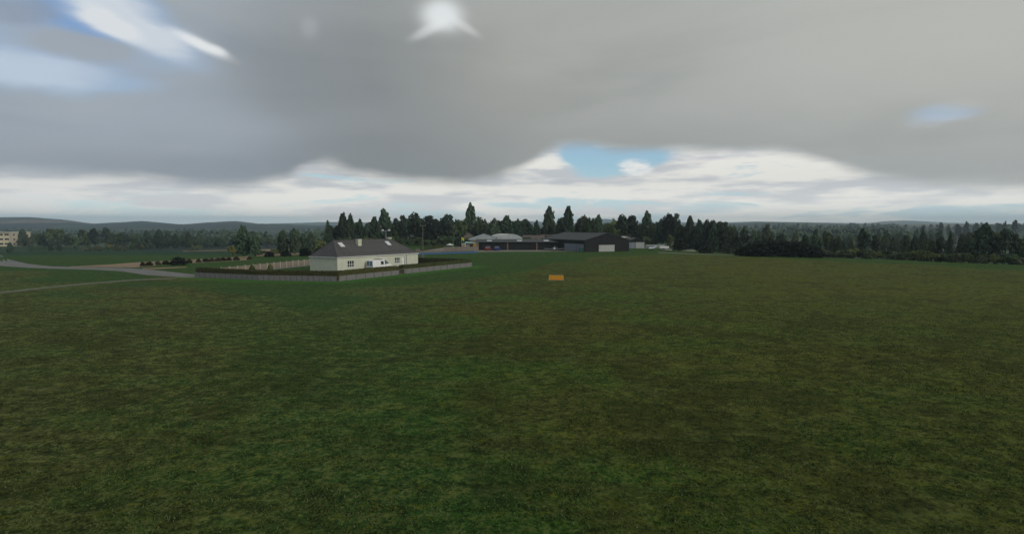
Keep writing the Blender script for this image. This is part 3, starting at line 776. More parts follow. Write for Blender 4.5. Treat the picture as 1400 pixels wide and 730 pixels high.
obj('handle', BX(doorx[0]+.14, doorx[0]+.20, .05, .1, 1.0, 1.14), 'lamp_metal', dr)
obj('plaque', BX(10.9, 11.9, -.04, -.004, 1.35, 2.0, bev=.005), 'offwhite', house)
dp = bmesh.new(); tube(dp, [(17.75, -.1, 0), (17.75, -.1, HE-.1)], [.05, .05], 8); obj('downpipe', dp, 'lamp_metal', house)

# ------------------------------------------------------------------ vehicles
def wheel_parts(parent, x, y, r, w, side):
    bm = bmesh.new(); tube(bm, [(x, y-w/2*side, r), (x, y-w*.3*side, r), (x, y+w*.3*side, r), (x, y+w/2*side, r)], [r*.93, r, r, r*.93], 20)
    wl = obj('wheel', bm, 'rubber', parent)
    b2 = bmesh.new(); tube(b2, [(x, y+w/2*side+.001*side, r), (x, y+(w/2+.03)*side, r)], [r*.6, r*.5], 14); obj('rim', b2, 'lamp_metal', wl)
def vehicle(name, label, cat, loc, rz, prof, glass, half, paint, L, roofbars=False, gmats=('carglass',), stripe=None, wr=.31):
    """prof: side outline (x,z) ; glass: list of side-window quads"""
    v = thing(name, label, cat, loc, rz)
    bm = bmesh.new()
    ztop = max(z for x, z in prof)
    secs = [(-1, .93), (-.86, 1), (.86, 1), (1, .93)]
    rows = []
    for s, k in secs:
        row = []
        for x, z in prof:
            tum = 1-.16*max(0, (z-.9))/(ztop-.9) if z > .9 else 1
            row.append(bm.verts.new((x*(.985 if abs(s) == 1 else 1), s*half*tum, z if abs(s) < 1 else z-.03*(z > ztop*.7))))
        rows.append(row)
    n = len(prof)
    for a, b_ in zip(rows, rows[1:]):
        for i in range(n): bm.faces.new((a[i], a[(i+1) % n], b_[(i+1) % n], b_[i]))
    bm.faces.new(rows[0]); bm.faces.new(rows[-1][::-1])
    bmesh.ops.recalc_face_normals(bm, faces=bm.faces)
    obj('body', bm, paint, v)
    for gi, q in enumerate(glass):
        for s in (-1, 1):
            bm = bmesh.new(); pts = []
            for x, z in q:
                tum = 1-.16*max(0, (z-.9))/(ztop-.9); pts.append((x, s*(half*tum+.012), z))
            poly(bm, pts)
            inner = [(x, y-s*.03, z) for x, y, z in pts]; poly(bm, inner[::-1])
            for i in range(len(pts)):
                j = (i+1) % len(pts); poly(bm, [pts[i], inner[i], inner[j], pts[j]])
            bmesh.ops.recalc_face_normals(bm, faces=bm.faces)
            obj('side_window', bm, gmats[min(gi, len(gmats)-1)], v)
    for x in (L*.19, L*.80):
        for s in (-1, 1): wheel_parts(v, x, s*(half-.1), wr, .2, s)
    # windscreens: along the sloping front and rear edges of the outline
    for k in vehicle.screens:
        (x0, z0), (x1, z1) = k
        bm = bmesh.new(); d = Vector((x1-x0, z1-z0)).normalized(); nx, nz = d.y, -d.x
        if (x0 > L/2) != (nx > 0): nx, nz = -nx, -nz
        o_ = .012
        w0 = half*.86*(1-.16*max(0, z0-.9)/(ztop-.9)); w1 = half*.86*(1-.16*max(0, z1-.9)/(ztop-.9))
        poly(bm, [(x0+nx*o_, -w0, z0+nz*o_), (x0+nx*o_, w0, z0+nz*o_), (x1+nx*o_, w1, z1+nz*o_), (x1+nx*o_, -w1, z1+nz*o_)])
        poly(bm, [(x0-nx*.02, -w0, z0-nz*.02), (x1-nx*.02, -w1, z1-nz*.02), (x1-nx*.02, w1, z1-nz*.02), (x0-nx*.02, w0, z0-nz*.02)])
        obj('windscreen' if x0 > L/2 else 'rear_window', bm, 'carglass', v)
    for s in (-1, 1):
        obj('headlight', BX(L-.10, L+.005, s*half*.62-.14, s*half*.62+.14, .62, .76, bev=.02), 'skylight', v)
        obj('tail_light', BX(-.008, .06, s*half*.80-.06, s*half*.80+.06, .75, .98, bev=.01), 'red', v)
    obj('bumper', BX(L-.03, L+.07, -half*.9, half*.9, .28, .5, bev=.03), 'rubber', v)
    if roofbars:
        for x in roofbars:
            bm = bmesh.new(); box(bm, x-.05, x+.05, -half*.8, half*.8, ztop+.05, ztop+.1)
            for s in (-1, 1): box(bm, x-.05, x+.05, s*half*.75-.04, s*half*.75+.04, ztop-.02, ztop+.05)
            obj('roof_bar', bm, 'rubber', v)
    return v
vehicle.screens = [((4.1, 1.05), (3.35, 1.72))]
vl = house.matrix_world
def hp(x, y, z=0):   # house-local to world
    return CA+Vector((math.cos(ang)*x-math.sin(ang)*y, math.sin(ang)*x+math.cos(ang)*y, z))
vehicle.screens = [((4.3, 1.12), (3.35, 1.84))]
van = vehicle('van', 'small white van with bluish rear windows parked against the cream house wall', 'van', hp(6.35, -1.35), ang,
        [(.05, .35), (0, .9), (.04, 1.3), (.12, 1.74), (.35, 1.86), (2.6, 1.90), (3.3, 1.86), (4.32, 1.12), (4.85, .98), (4.98, .75), (4.98, .35)],
        [[(2.1, 1.0), (2.85, 1.0), (2.85, 1.62), (2.1, 1.62)], [(3.15, 1.0), (4.22, 1.14), (3.42, 1.76), (3.15, 1.78)]],
        .88, 'white', 4.98, roofbars=(1.9, 2.25, 2.6), gmats=('glass', 'carglass'))
for s_ in (-1, 1):
    w_ = obj('rear_window', BX(-.012, .012, -.34, .34, -.42, .42, bev=.005), 'blueglass', van); w_.location = (.045, s_*.38, 1.28); w_.rotation_euler = (0, .09, 0)
    obj('number_plate' if s_ > 0 else 'rear_bumper', BX(-.03, .03, -.26, .26, .62, .74) if s_ > 0 else BX(-.06, .04, -.8, .8, .3, .48, bev=.02), 'offwhite' if s_ > 0 else 'rubber', van)
car_prof = [(.05, .28), (0, .75), (.12, .95), (.55, 1.36), (1.2, 1.46), (2.2, 1.44), (3.0, .98), (3.8, .86), (4.05, .65), (4.05, .28)]
car_gl = [[(.62, .98), (1.35, .98), (1.35, 1.36), (.85, 1.34)], [(1.45, .98), (2.75, .98), (2.2, 1.36), (1.45, 1.37)]]
vehicle.screens = [((2.95, 1.01), (2.25, 1.42)), ((.16, 1.0), (.52, 1.33))]
p = hit(666.5, 342.9); vehicle('parked_car', 'red car parked nose-in in front of the low dark hangar', 'car', p+Vector((0, -1.2, 0)), R(82), car_prof, car_gl, .86, 'red', 4.05)
p = hit(679, 342.8); vehicle('parked_car', 'dark blue car with pale roof beside the red car at the low hangar', 'car', p+Vector((0, -1.2, 0)), R(82), car_prof, car_gl, .86, 'navy', 4.05)

# ------------------------------------------------------------------ fences and hedges
def basis(a, b_):
    d = b_-a; return d.length, math.atan2(d.y, d.x)
def panel_fence(a, b_, n, hgt, label, zt=0, endpost=True, pre=None):
    L, an = basis(a, b_); t = thing('concrete_fence', label, 'fence', (a.x, a.y, 0), an)
    w = L/n
    for i in range(n):
        p = obj('panel', BX(i*w+.06, (i+1)*w-.06, -.03, .03, .02, hgt-.02+random.uniform(-.015, .015), bev=.01), 'concrete_panel', t)
    for i in range(n+(1 if endpost else 0)):
        obj('post', BX(i*w-.055, i*w+.055, -.065, .065, -.05, hgt+.02), 'concrete_dark', t)
    return t
def hedge_along(pts, label, hgt=1.45, th=1.1, off=.62, mat='hedge', seed=1):
    """pts: ground polyline; hedge stands behind it"""
    rnd = random.Random(seed); t = thing('clipped_hedge', label, 'hedge', (pts[0].x, pts[0].y, 0), 0)
    o = Vector((pts[0].x, pts[0].y, 0)); core = bmesh.new(); leaves = bmesh.new(); stems = bmesh.new()
    for a, b_ in zip(pts, pts[1:]):
        d = (b_-a).normalized(); nrm = Vector((-d.y, d.x, 0))
        L = (b_-a).length
        nseg = max(2, int(L/.5)); rings = []
        for i in range(nseg+1):
            c = a+d*(L*i/nseg)+nrm*off-o; ring = []
            for s, z in ((-1, .12), (-1.04, hgt*.5), (-.98, hgt*.93), (-.86, hgt), (0, hgt+.02), (.86, hgt), (.98, hgt*.93), (1.04, hgt*.5), (1, .12)):
                q = c+nrm*(s*th/2)+Vector((0, 0, z)); k = noise.noise((q+o)*1.3)*.05; q += nrm*k*s+Vector((0, 0, k*.8)); ring.append(core.verts.new(q))
            rings.append(ring)
        for r0_, r1_ in zip(rings, rings[1:]):
            for k in range(8): core.faces.new((r0_[k], r0_[k+1], r1_[k+1], r1_[k]))
        core.faces.new(rings[0]); core.faces.new(rings[-1][::-1])
        for _ in range(int(L*110)):
            s = rnd.uniform(0, 2.6); x = rnd.uniform(-.04, L+.04)
            if s < 1.25: q = (-1.03*th/2, rnd.uniform(.08, hgt)); n_ = -nrm
            elif s < 2.3: q = (rnd.uniform(-1, 1)*th/2, hgt+.03); n_ = Vector((0, 0, 1))
            else: q = (1.03*th/2, rnd.uniform(.08, hgt)); n_ = nrm
            n_ = (n_+Vector((rnd.gauss(0, .5), rnd.gauss(0, .5), rnd.gauss(0, .5)))).normalized()
            card(leaves, a+d*x+nrm*(off+q[0])+Vector((0, 0, q[1]))-o+n_*.02, n_, rnd.uniform(.05, .10), rnd)
        x = .5
        while x < L:
            c = a+d*x+nrm*off-o; tube(stems, [c+Vector((0, 0, -.05)), c+Vector((rnd.uniform(-.1, .1), 0, .4))], [.03, .02], 5); x += .8
    bmesh.ops.recalc_face_normals(core, faces=core.faces)
    for f in leaves.faces: pass
    me1 = bpy.data.meshes.new('t'); leaves.to_mesh(me1); leaves.free(); core.from_mesh(me1); bpy.data.meshes.remove(me1)
    obj('foliage', core, mat, t); obj('stem', stems, 'bark', t)
    return t
panel_fence(FENCE[0], FENCE[1], 12, .82, 'grey concrete panel fence, leftmost run, from the road end to halfway along the hedge')
panel_fence(FENCE[1], FENCE[2], 14, .82, 'grey concrete panel fence, middle run, ending at the near corner of the garden', endpost=False)
panel_fence(FENCE[2], GATE_L, 7, .82, 'grey concrete panel fence from the near garden corner to the left side of the gateway')
panel_fence(GATE_R, FEND, 10, .86, 'grey concrete panel fence from the right side of the gateway to its far right end')
hedge_along([FENCE[0], FENCE[1], FENCE[2]+Vector((.2, 0, 0))], 'long clipped green hedge behind the left concrete fence', seed=1)
hedge_along([FENCE[2]+(GATE_L-FENCE[2]).normalized()*.5, GATE_L], 'clipped green hedge in front of the van, left of the gateway', seed=2)
hedge_along([GATE_R, FEND], 'clipped green hedge right of the gateway, to the right end of the fence', seed=3)
gb = (FEND-GATE_R).normalized(); bn = Vector((-gb.y, gb.x, 0))
hedge_along([FEND+bn*1.3, FEND+bn*14], 'dark clipped hedge running back behind the tall wooden pole', mat='hedge', seed=4, hgt=1.5)
# gate between
gt = thing('garden_gate', 'small dark gate in the gap of the front fence', 'gate', GATE_L, math.atan2(gb.y, gb.x))
gw = (GATE_R-GATE_L).length-.12
fr = bmesh.new(); box(fr, .06, .12, -.02, .02, .05, .95); box(fr, gw, gw+.06, -.02, .02, .05, .95); box(fr, .12, gw, -.02, .02, .12, .17); box(fr, .12, gw, -.02, .02, .88, .93)
obj('frame', fr, 'timber_dark', gt)
for i in range(5):
    x = .12+(gw-.12)*(i+.5)/5; obj('picket', BX(x-.035, x+.035, -.045, -.022, .08, .98), 'timber_dark', gt)
# wooden garden fence with white posts
WA = Vector(((301.4-700)/F*101.5, 101.5, 0)); WB = Vector(((430-700)/F*130, 130, 0))
L, an = basis(WA, WB); wf_ = thing('wooden_fence', 'brown plank fence with pale square posts left of the cream house', 'fence', WA, an)
n = 14; w = L/n
for i in range(n):
    obj('plank_panel', BX(i*w+.08, (i+1)*w-.08, -.03, .03, .06, 1.15+random.uniform(-.03, .03)), 'planks', wf_)
for i in range(n+1): 
    pst = obj('post', BX(i*w-.075, i*w+.075, -.09, .09, -.05, 1.27, bev=.01), 'post_white', wf_)
obj('rail', BX(0.08, L-.08, -.055, -.031, .3, .38), 'timber_dark', wf_)
# topiary
for px, py, lab in ((343, 371, 'left one of two clipped egg-shaped shrubs behind the hedge'), (368, 370.5, 'right one of two clipped egg-shaped shrubs behind the hedge')):
    d = 97.5+(px-343)*.05; p = at(px, d); rnd = random.Random(px)
    t = thing('topiary_shrub', lab, 'shrub', p, 0, 'clipped shrubs on the lawn')
    bm = bmesh.new()
    prof = [(0.0, .12), (.28, .14), (.40, .5), (.43, .9), (.36, 1.35), (.22, 1.7), (.08, 1.86), (0, 1.9)]
    for a_, b_ in zip(prof, prof[1:]): pass
    for k in range(900):
        z = rnd.uniform(.12, 1.9); rr = lerp_tab([(z_, r_) for r_, z_ in prof], z); aa = rnd.uniform(0, 6.28)
        nn = (Vector((math.cos(aa), math.sin(aa), .8*(z-.9)))+Vector((rnd.gauss(0, .35), rnd.gauss(0, .35), rnd.gauss(0, .35)))).normalized()
        card(bm, Vector((math.cos(aa)*rr*1.12, math.sin(aa)*rr*1.12, z)), nn, .1, rnd)
    rings = []
    for r_, z_ in prof[1:-1]: rings.append([bm.verts.new((math.cos(6.283*k/12)*r_*1.08, math.sin(6.283*k/12)*r_*1.08, z_)) for k in range(12)])
    for r0_, r1_ in zip(rings, rings[1:]):
        for k in range(12): bm.faces.new((r0_[k], r0_[(k+1) % 12], r1_[(k+1) % 12], r1_[k]))
    bm.faces.new(rings[-1])
    obj('foliage', bm, 'topiary', t)
    tb = bmesh.new(); tube(tb, [(0, 0, -.05), (0, 0, .3)], [.06, .05], 6); obj('stem', tb, 'bark', t)

# poles
def pole(px, d, topy, label, r=.085, lamps=False, arms=True):
    p = at(px, d); h = z_at(topy, d)-p.z
    t = thing('utility_pole' if not lamps else 'lamp_pole', label, 'pole' if not lamps else 'lamp post', p, 0)
    bm = bmesh.new(); tube(bm, [(0, 0, -.1), (0, 0, h)], [r*1.2, r*.75], 8); obj('pole', bm, 'timber_dark' if not lamps else 'lamp_metal', t)
    if lamps:
        obj('cross_arm', BX(-.75, .75, -.04, .04, h-.25, h-.17), 'lamp_metal', t)
        for s in (-1, 1):
            obj('floodlight', BX(s*.8-.28, s*.8+.28, -.2, .12, h-.16, h+.22, bev=.04), 'offwhite', t)
    else:
        if arms:
            obj('cross_arm', BX(-.7, .7, -.05, .05, h-.35, h-.24), 'timber_dark', t)
            for x in (-.6, 0, .6):
                bm = bmesh.new(); tube(bm, [(x, 0, h-.24), (x, 0, h-.08)], [.04, .05], 6); obj('insulator', bm, 'offwhite', t)
        obj('junction_box', BX(-.28, .28, -.32, -.12, .35, 1.5, bev=.02), 'board', t)
    return t
pole(578, 141, 307, 'tall slim wooden pole rising behind the hedge right of the house')
pole(527.5, 152, 315, 'grey lamp pole with twin floodlights behind the house roof', .08, lamps=True)
p = at(580.5, 139.5); bm = bmesh.new(); box(bm, -.22, .22, -.2, .2, -.03, .75, bev=.03)
t = thing('meter_cabinet', 'small pale cabinet at the foot of the tall wooden pole', 'cabinet', p); obj('body', bm, 'offwhite', t); obj('lid', BX(-.25, .25, -.23, .23, .752, .80, bev=.01), 'board', t)

# ------------------------------------------------------------------ yard by the hangars
def along(pa, pb): return basis(pa, pb)
# blue barrier
a_, b_ = hit(571, 348.4), hit(652.5, 346.3); L, an = basis(a_, b_)
t = thing('blue_barrier', 'long low bright blue barrier at the edge of the yard right of the house', 'barrier', a_, an)
n = 8
for i in range(n): obj('panel', BX(i*L/n+.03, (i+1)*L/n-.03, -.03, .03, .06, .56, bev=.01), 'blue', t)
for i in range(n+1): obj('post', BX(i*L/n-.03, i*L/n+.03, -.045, .045, -.03, .60), 'board', t)
def palisade(pa, pb, n, h, label, mat='planks_grey', pw=None):
    L, an = basis(pa, pb); t = thing('wooden_fence', label, 'fence', pa, an)
    for i in range(n): obj('plank_panel', BX(i*L/n+.06, (i+1)*L/n-.06, -.03, .03, .05, h+random.uniform(-.06, .06)), mat, t)
    for i in range(n+1): obj('post', BX(i*L/n-.055, i*L/n+.055, -.07, .07, -.05, h+.08), 'timber_dark', t)
    return t
palisade(hit(607, 344.6), hit(654.3, 343.4), 6, 1.55, 'grey-brown plank fence behind the right end of the blue barrier')
palisade(hit(574, 346.2), hit(606.5, 344.8), 6, .62, 'very low plank fence behind the left end of the blue barrier')
hedge_along([hit(575, 343.2), hit(606, 338.4)], 'thin low hedge sloping up behind the blue barrier', hgt=.8, th=.8, off=0, seed=9)
# small hut
p = hit(571.3, 344.9); t = thing('electrical_hut', 'small beige box hut at the left end of the blue barrier', 'hut', p, .1)
obj('wall', BX(-.62, .62, -.4, .4, 0, .95, bev=.02), 'timber', t); obj('roof', BX(-.7, .7, -.48, .48, .952, 1.03, bev=.02), 'timber_dark', t); obj('door', BX(-.3, .3, -.425, -.402, .06, .85), 'timber_dark', t)
# parasol
p = at(615, 203); t = thing('parasol', 'white garden parasol standing behind the plank fence', 'parasol', p)
bm = bmesh.new(); tube(bm, [(0, 0, 0), (0, 0, 2.3)], [.03, .03], 6); obj('pole', bm, 'offwhite', t)
bm = bmesh.new(); ap = bm.verts.new((0, 0, 2.45)); rg = [bm.verts.new((1.3*math.cos(6.283*k/8), 1.3*math.sin(6.283*k/8), 1.98)) for k in range(8)]; rg2 = [bm.verts.new((1.3*math.cos(6.283*k/8), 1.3*math.sin(6.283*k/8), 1.86)) for k in range(8)]
for k in range(8): bm.faces.new((ap, rg[k], rg[(k+1) % 8])); bm.faces.new((rg[k], rg2[k], rg2[(k+1) % 8], rg[(k+1) % 8]))
obj('canopy', bm, 'offwhite', t)
tb_ = at(619.5, 202); t = thing('garden_table', 'small pale garden table beside the white parasol', 'table', tb_)
obj('table_top', BX(-.5, .5, -.4, .4, 1.32, 1.38), 'offwhite', t)
for sx_ in (-1, 1):
    for sy_ in (-1, 1): obj('leg', BX(sx_*.42-.04, sx_*.42+.04, sy_*.32-.04, sy_*.32+.04, 0, 1.32), 'offwhite', t)
# kiosk
p = at(642, 205); t = thing('kiosk', 'small pale kiosk with a mint green canopy at the left end of the low hangar', 'kiosk', p)
km = bmesh.new(); wall_with_holes(km, -1.5, 1.6, 0, 2.55, [(.1, 1.2, 1.1, 1.95)], y=-.9)
poly(km, [(-1.5, -.9, 0), (-1.5, -.9, 2.55), (-1.5, 1, 2.55), (-1.5, 1, 0)]); poly(km, [(1.6, -.9, 0), (1.6, 1, 0), (1.6, 1, 2.55), (1.6, -.9, 2.55)]); poly(km, [(-1.5, 1, 0), (-1.5, 1, 2.55), (1.6, 1, 2.55), (1.6, 1, 0)])
obj('wall', km, 'timber', t); obj('window', BX(.12, 1.18, -.8, -.77, 1.12, 1.93), 'glass', t)
cm = bmesh.new(); prism(cm, [(-1.6, 2.56), (1.9, 2.56), (1.9, 2.64), (-1.3, 2.95)], -1.5, 1.05); obj('canopy', cm, 'cyan', t)
for x in (-1.35, 1.8): obj('post', BX(x-.05, x+.05, -1.45, -1.35, 0, 2.555), 'offwhite', t)
p = at(648.7, 202); t = thing('notice_board', 'small yellow notice board beside the kiosk', 'sign', p); obj('board', BX(-.45, .45, -.03, .03, 1.5, 2.3, bev=.01), 'yellow_paint', t)
for x in (-.35, .35): obj('post', BX(x-.04, x+.04, .032, .1, -.05, 2.2), 'timber_dark', t)
p = at(633.7, 201); t = thing('storage_cabinet', 'tall pale grey cabinet left of the kiosk behind the plank fence', 'cabinet', p); obj('body', BX(-.55, .55, -.4, .4, 0, 2.5, bev=.03), 'offwhite', t); obj('door', BX(-.45, .45, -.425, -.402, .1, 2.4), 'timber', t)
# flag
p = at(631, 206); t = thing('flag_pole', 'flag pole with a drooping yellow and green flag left of the kiosk', 'flag', p)
bm = bmesh.new(); tube(bm, [(0, 0, -.1), (0, 0, 4.5)], [.05, .03], 6); obj('pole', bm, 'offwhite', t)
def cloth(z0, z1, mat, nm):
    bm = bmesh.new(); g0 = []
    for i in range(8):
        u = i/7; g0.append([bm.verts.new((.05+u*.75, math.sin(u*7)*.08, z1-(z1-z0)*v-u*.35)) for v in (0, .33, .66, 1)])
    for r0_, r1_ in zip(g0, g0[1:]):
        for k in range(3): bm.faces.new((r0_[k], r1_[k], r1_[k+1], r0_[k+1]))
    o = obj(nm, bm, mat, t, True); s = o.modifiers.new('thick', 'SOLIDIFY'); s.thickness = .02
cloth(3.55, 4.4, 'flag_yellow', 'upper_flag'); cloth(2.95, 3.54, 'flag_green', 'lower_flag')

# ------------------------------------------------------------------ hangars
def gable_building(name, label, cat, loc, rz, W, L, he, hr, wallm, roofm, over=.25, roofname='roof'):
    t = thing(name, label, cat, loc, rz); bm = bmesh.new()
    for y in (0, L): poly(bm, [(0, y, 0), (W, y, 0), (W, y, he), (W/2, y, hr), (0, y, he)] if y == 0 else [(0, y, 0), (0, y, he), (W/2, y, hr), (W, y, he), (W, y, 0)])
    poly(bm, [(0, 0, 0), (0, 0, he), (0, L, he), (0, L, 0)]); poly(bm, [(W, 0, 0), (W, L, 0), (W, L, he), (W, 0, he)])
    obj('wall', bm, wallm, t)
    bm = bmesh.new(); s = (hr-he)/(W/2); th = .12; z0 = he-over*s+.01
    prism(bm, [(-over, z0), (W/2, hr+.01), (W+over, z0), (W+over, z0+th), (W/2, hr+.01+th), (-over, z0+th)], -over, L+over)
    rf = obj(roofname, bm, roofm, t)
    return t, rf
# big black hangar
P0 = Vector((99/F*193, 193, 0)); P1 = Vector((160/F*200, 200, 0)); gwid, gan = basis(P0, P1)
big, brf = gable_building('aircraft_hangar', 'big black hangar with a grey pitched roof and a white door in its gable', 'hangar', P0, gan, gwid, 28, 3.7, 5.95, 'black_wall', 'dark_roof')
cu = lambda px, d0: ((px-700)/F)
def gx(px):    # local x on the gable for a photo column
    s = (px-700)/F; dx, dy = math.cos(gan), math.sin(gan)
    return (s*P0.y-P0.x)/(dx-s*dy)
dm = BX(gx(818.7), gx(840), -.10, -.004, .03, 2.15, bev=.01); dd_ = obj('door', dm, 'white_door', big)
obj('door_rail', BX(gx(817), gx(842), -.13, -.004, 2.16, 2.26), 'black_wall', dd_)
def gs(px):    # local y on the left side wall
    s = (px-700)/F; dx, dy = -math.sin(gan), math.cos(gan)
    return (s*P0.y-P0.x)/(dx-s*dy)
ya, ym, yb = gs(798.2), gs(783.5), gs(772)
for y0, y1, mt in ((ya, ym-.03, 'grey_door'), (ym+.03, yb, 'grey_door')):
    d_ = obj('side_door', BX(-.09, -.004, min(y0, y1), max(y0, y1), .03, 2.45, bev=.01), mt, big)
    obj('handle', BX(-.12, -.092, (y0+y1)/2-.03, (y0+y1)/2+.03, .9, 1.3), 'board', d_)
obj('personnel_door', BX(-.115, -.092, gs(789), gs(787.5), .05, 1.9), 'board', big)
rd = obj('ridge_cap', BX(gwid/2-.25, gwid/2+.25, -.26, 28.26, 6.06, 6.12), 'dark_roof', brf)
# low long hangar
A_ = Vector(((654.5-700)/F*208, 208, 0)); B_ = Vector(((772-700)/F*208, 208.6, 0)); lw, lan = basis(A_, B_)
low = thing('low_hangar', 'long low dark hangar of three bays with red-brown piers and small roof lights', 'hangar', A_, lan)
bm = bmesh.new(); D = 13; he, hr = 2.72, 3.55
lx = lambda px: (px-654.5)/(772-654.5)*lw
bays = [(.25, lx(693)), (lx(695), lx(733)), (lx(735), lw-.25)]
wall_with_holes(bm, 0, lw, 0, he, [(a, b2, 0, 2.35) for a, b2 in bays], th=.3)
for x in (0, lw):
    q = [(x, 0, 0), (x, 0, he), (x, D/2, hr), (x, D, he), (x, D, 0)]; poly(bm, q if x == 0 else q[::-1])
poly(bm, [(0, D, 0), (0, D, he), (lw, D, he), (lw, D, 0)])
obj('wall', bm, 'black_wall', low)
for a, b2 in bays:
    m_ = (a+b2)/2
    obj('sliding_door', BX(a+.02, m_, .14, .2, .02, 2.33), 'black_wall', low); obj('sliding_door', BX(m_+.02, b2-.02, .21, .27, .02, 2.33), 'black_wall', low)
for px in (694, 734): obj('pier', BX(lx(px)-.24, lx(px)+.24, -.12, -.003, 0, he-.02), 'brick_pier', low)
bm = bmesh.new(); prism(bm, [(-.5, he-.02), (D/2, hr), (D+.4, he), (D+.4, he+.1), (D/2, hr+.12), (-.5, he+.1)], -1.2, lw+.3, axis='X'); lrf = obj('roof', bm, 'dark_roof', low)
for px in (669, 710.5, 747.5):
    s = obj('skylight', BX(-.85, .85, -1.15, 1.15, 0, .05, bev=.01), 'skylight', low); y = 2.3
    s.location = (lx(px), y, he+.14+(hr-he)*(y+.5)/(D/2+.5)); s.rotation_euler = (math.atan2(hr-he, D/2+.5), 0, 0)
# arched light roofed shed
def arch_shed(label, px, d, W, L, hw, top, rz, mat):
    p = at(px, d); t = thing('arched_shed', label, 'shed', p, rz)
    prof = [(W/2*math.cos(math.pi*k/16), hw+(top-hw)*math.sin(math.pi*k/16)) for k in range(17)]
    bm = bmesh.new(); prism(bm, prof, -.2, L+.2); obj('roof', bm, mat, t)
    bm = bmesh.new(); box(bm, -W/2+.1, W/2-.1, 0, L, 0, hw-.003); obj('wall', bm, 'timber_dark', t)
    for k in range(5):
        y = .4+(L-.8)*k/4; b2 = bmesh.new(); tube(b2, [(x*1.004, y, z+.02) for x, z in prof], [.07]*17, 6); obj('rib', b2, 'offwhite', t)
    obj('end_door', BX(-1.5, 1.5, -.27, -.203, .05, hw-.1), 'grey_door', t)
    return t
arch_shed('light grey arched shed roof, the rounder right one of the two pale roofs', 697, 236, 10.6, 12, 2.9, 5.1, R(18), 'grey_roof')
p = at(643, 234); t, rf = gable_building('grey_shed', 'shed with a pale grey sheet roof, left of the arched roof', 'shed', p-Vector((0, 0, 0)), R(8), 12.6, 14, 2.9, 4.95, 'timber_dark', 'grey_roof')
obj('gable_sheet', (lambda b_: (prism(b_, [(0, 2.9), (12.6, 2.9), (6.3, 4.93)], -.05, -.004), b_)[1])(bmesh.new()), 'grey_roof', t)
for px, d, W, L, he_, hr_, rz, lab in ((632, 250, 5.5, 8, 3.4, 5.6, 5, 'barn with a dull brown roof at the left end behind the pale sheds'), (712, 252, 8.0, 9, 2.9, 4.3, 75, 'low barn with a brown roof right of the arched shed'), (738, 256, 8.5, 10, 3.0, 4.6, 80, 'barn with a dark brown roof between the arched shed and the black hangar')):
    p = at(px, d)
    if rz > 40: t, rf = gable_building('barn', lab, 'barn', p+Vector((9, 0, 0)), R(rz), W, L, he_, hr_, 'timber_dark', 'brown_roof')
    else: t, rf = gable_building('barn', lab, 'barn', p, R(rz), W, L, he_, hr_, 'timber_dark', 'brown_roof')
    obj('door', BX(W/2-1.2, W/2+1.2, -.06, -.004, .05, 2.3), 'grey_door', t)
# small shed right of the hangar
Q0 = Vector(((858-700)/F*226, 226, 0)); t, rf = gable_building('small_hangar', 'small black shed with one grey and one white door right of the big hangar', 'hangar', Q0, 0, 6.6, 9, 2.5, 3.8, 'black_wall', 'dark_roof', over=.15)
qx = lambda px: (px-858)/F*226
obj('grey_side_door', BX(qx(860.3), qx(868.6), -.07, -.004, .03, 2.2), 'grey_door', t); obj('white_side_door', BX(qx(869), qx(881), -.10, -.004, .03, 2.25), 'white_door', t)
Q1 = Vector(((850-700)/F*238, 238, 0)); t, rf = gable_building('barn', 'low building with a pale roof patch peeping over the right eave of the big hangar', 'barn', Q1, R(4), 4.2, 7, 3.2, 4.1, 'timber_dark', 'offwhite', over=.1)
obj('door', BX(1, 2.6, -.06, -.004, .03, 2.1), 'grey_door', t)
# green bin
p = hit(795, 344.4); t = thing('green_skip', 'dark green bin at the corner of the big black hangar', 'bin', p+Vector((-.2, -.4, 0)), gan)
bm = bmesh.new(); prism(bm, [(-.4, .12), (.4, .12), (.5, 1.15), (-.5, 1.15)], -.4, .4); obj('body', bm, 'green_paint', t)
obj('lid', BX(-.54, .54, -.45, .45, 1.153, 1.22, bev=.02), 'green_paint', t)
for sx_ in (-.3, .3):
    b2 = bmesh.new(); tube(b2, [(sx_, -.44, .09), (sx_, -.36, .09)], [.09, .09], 10); obj('wheel', b2, 'rubber', t)

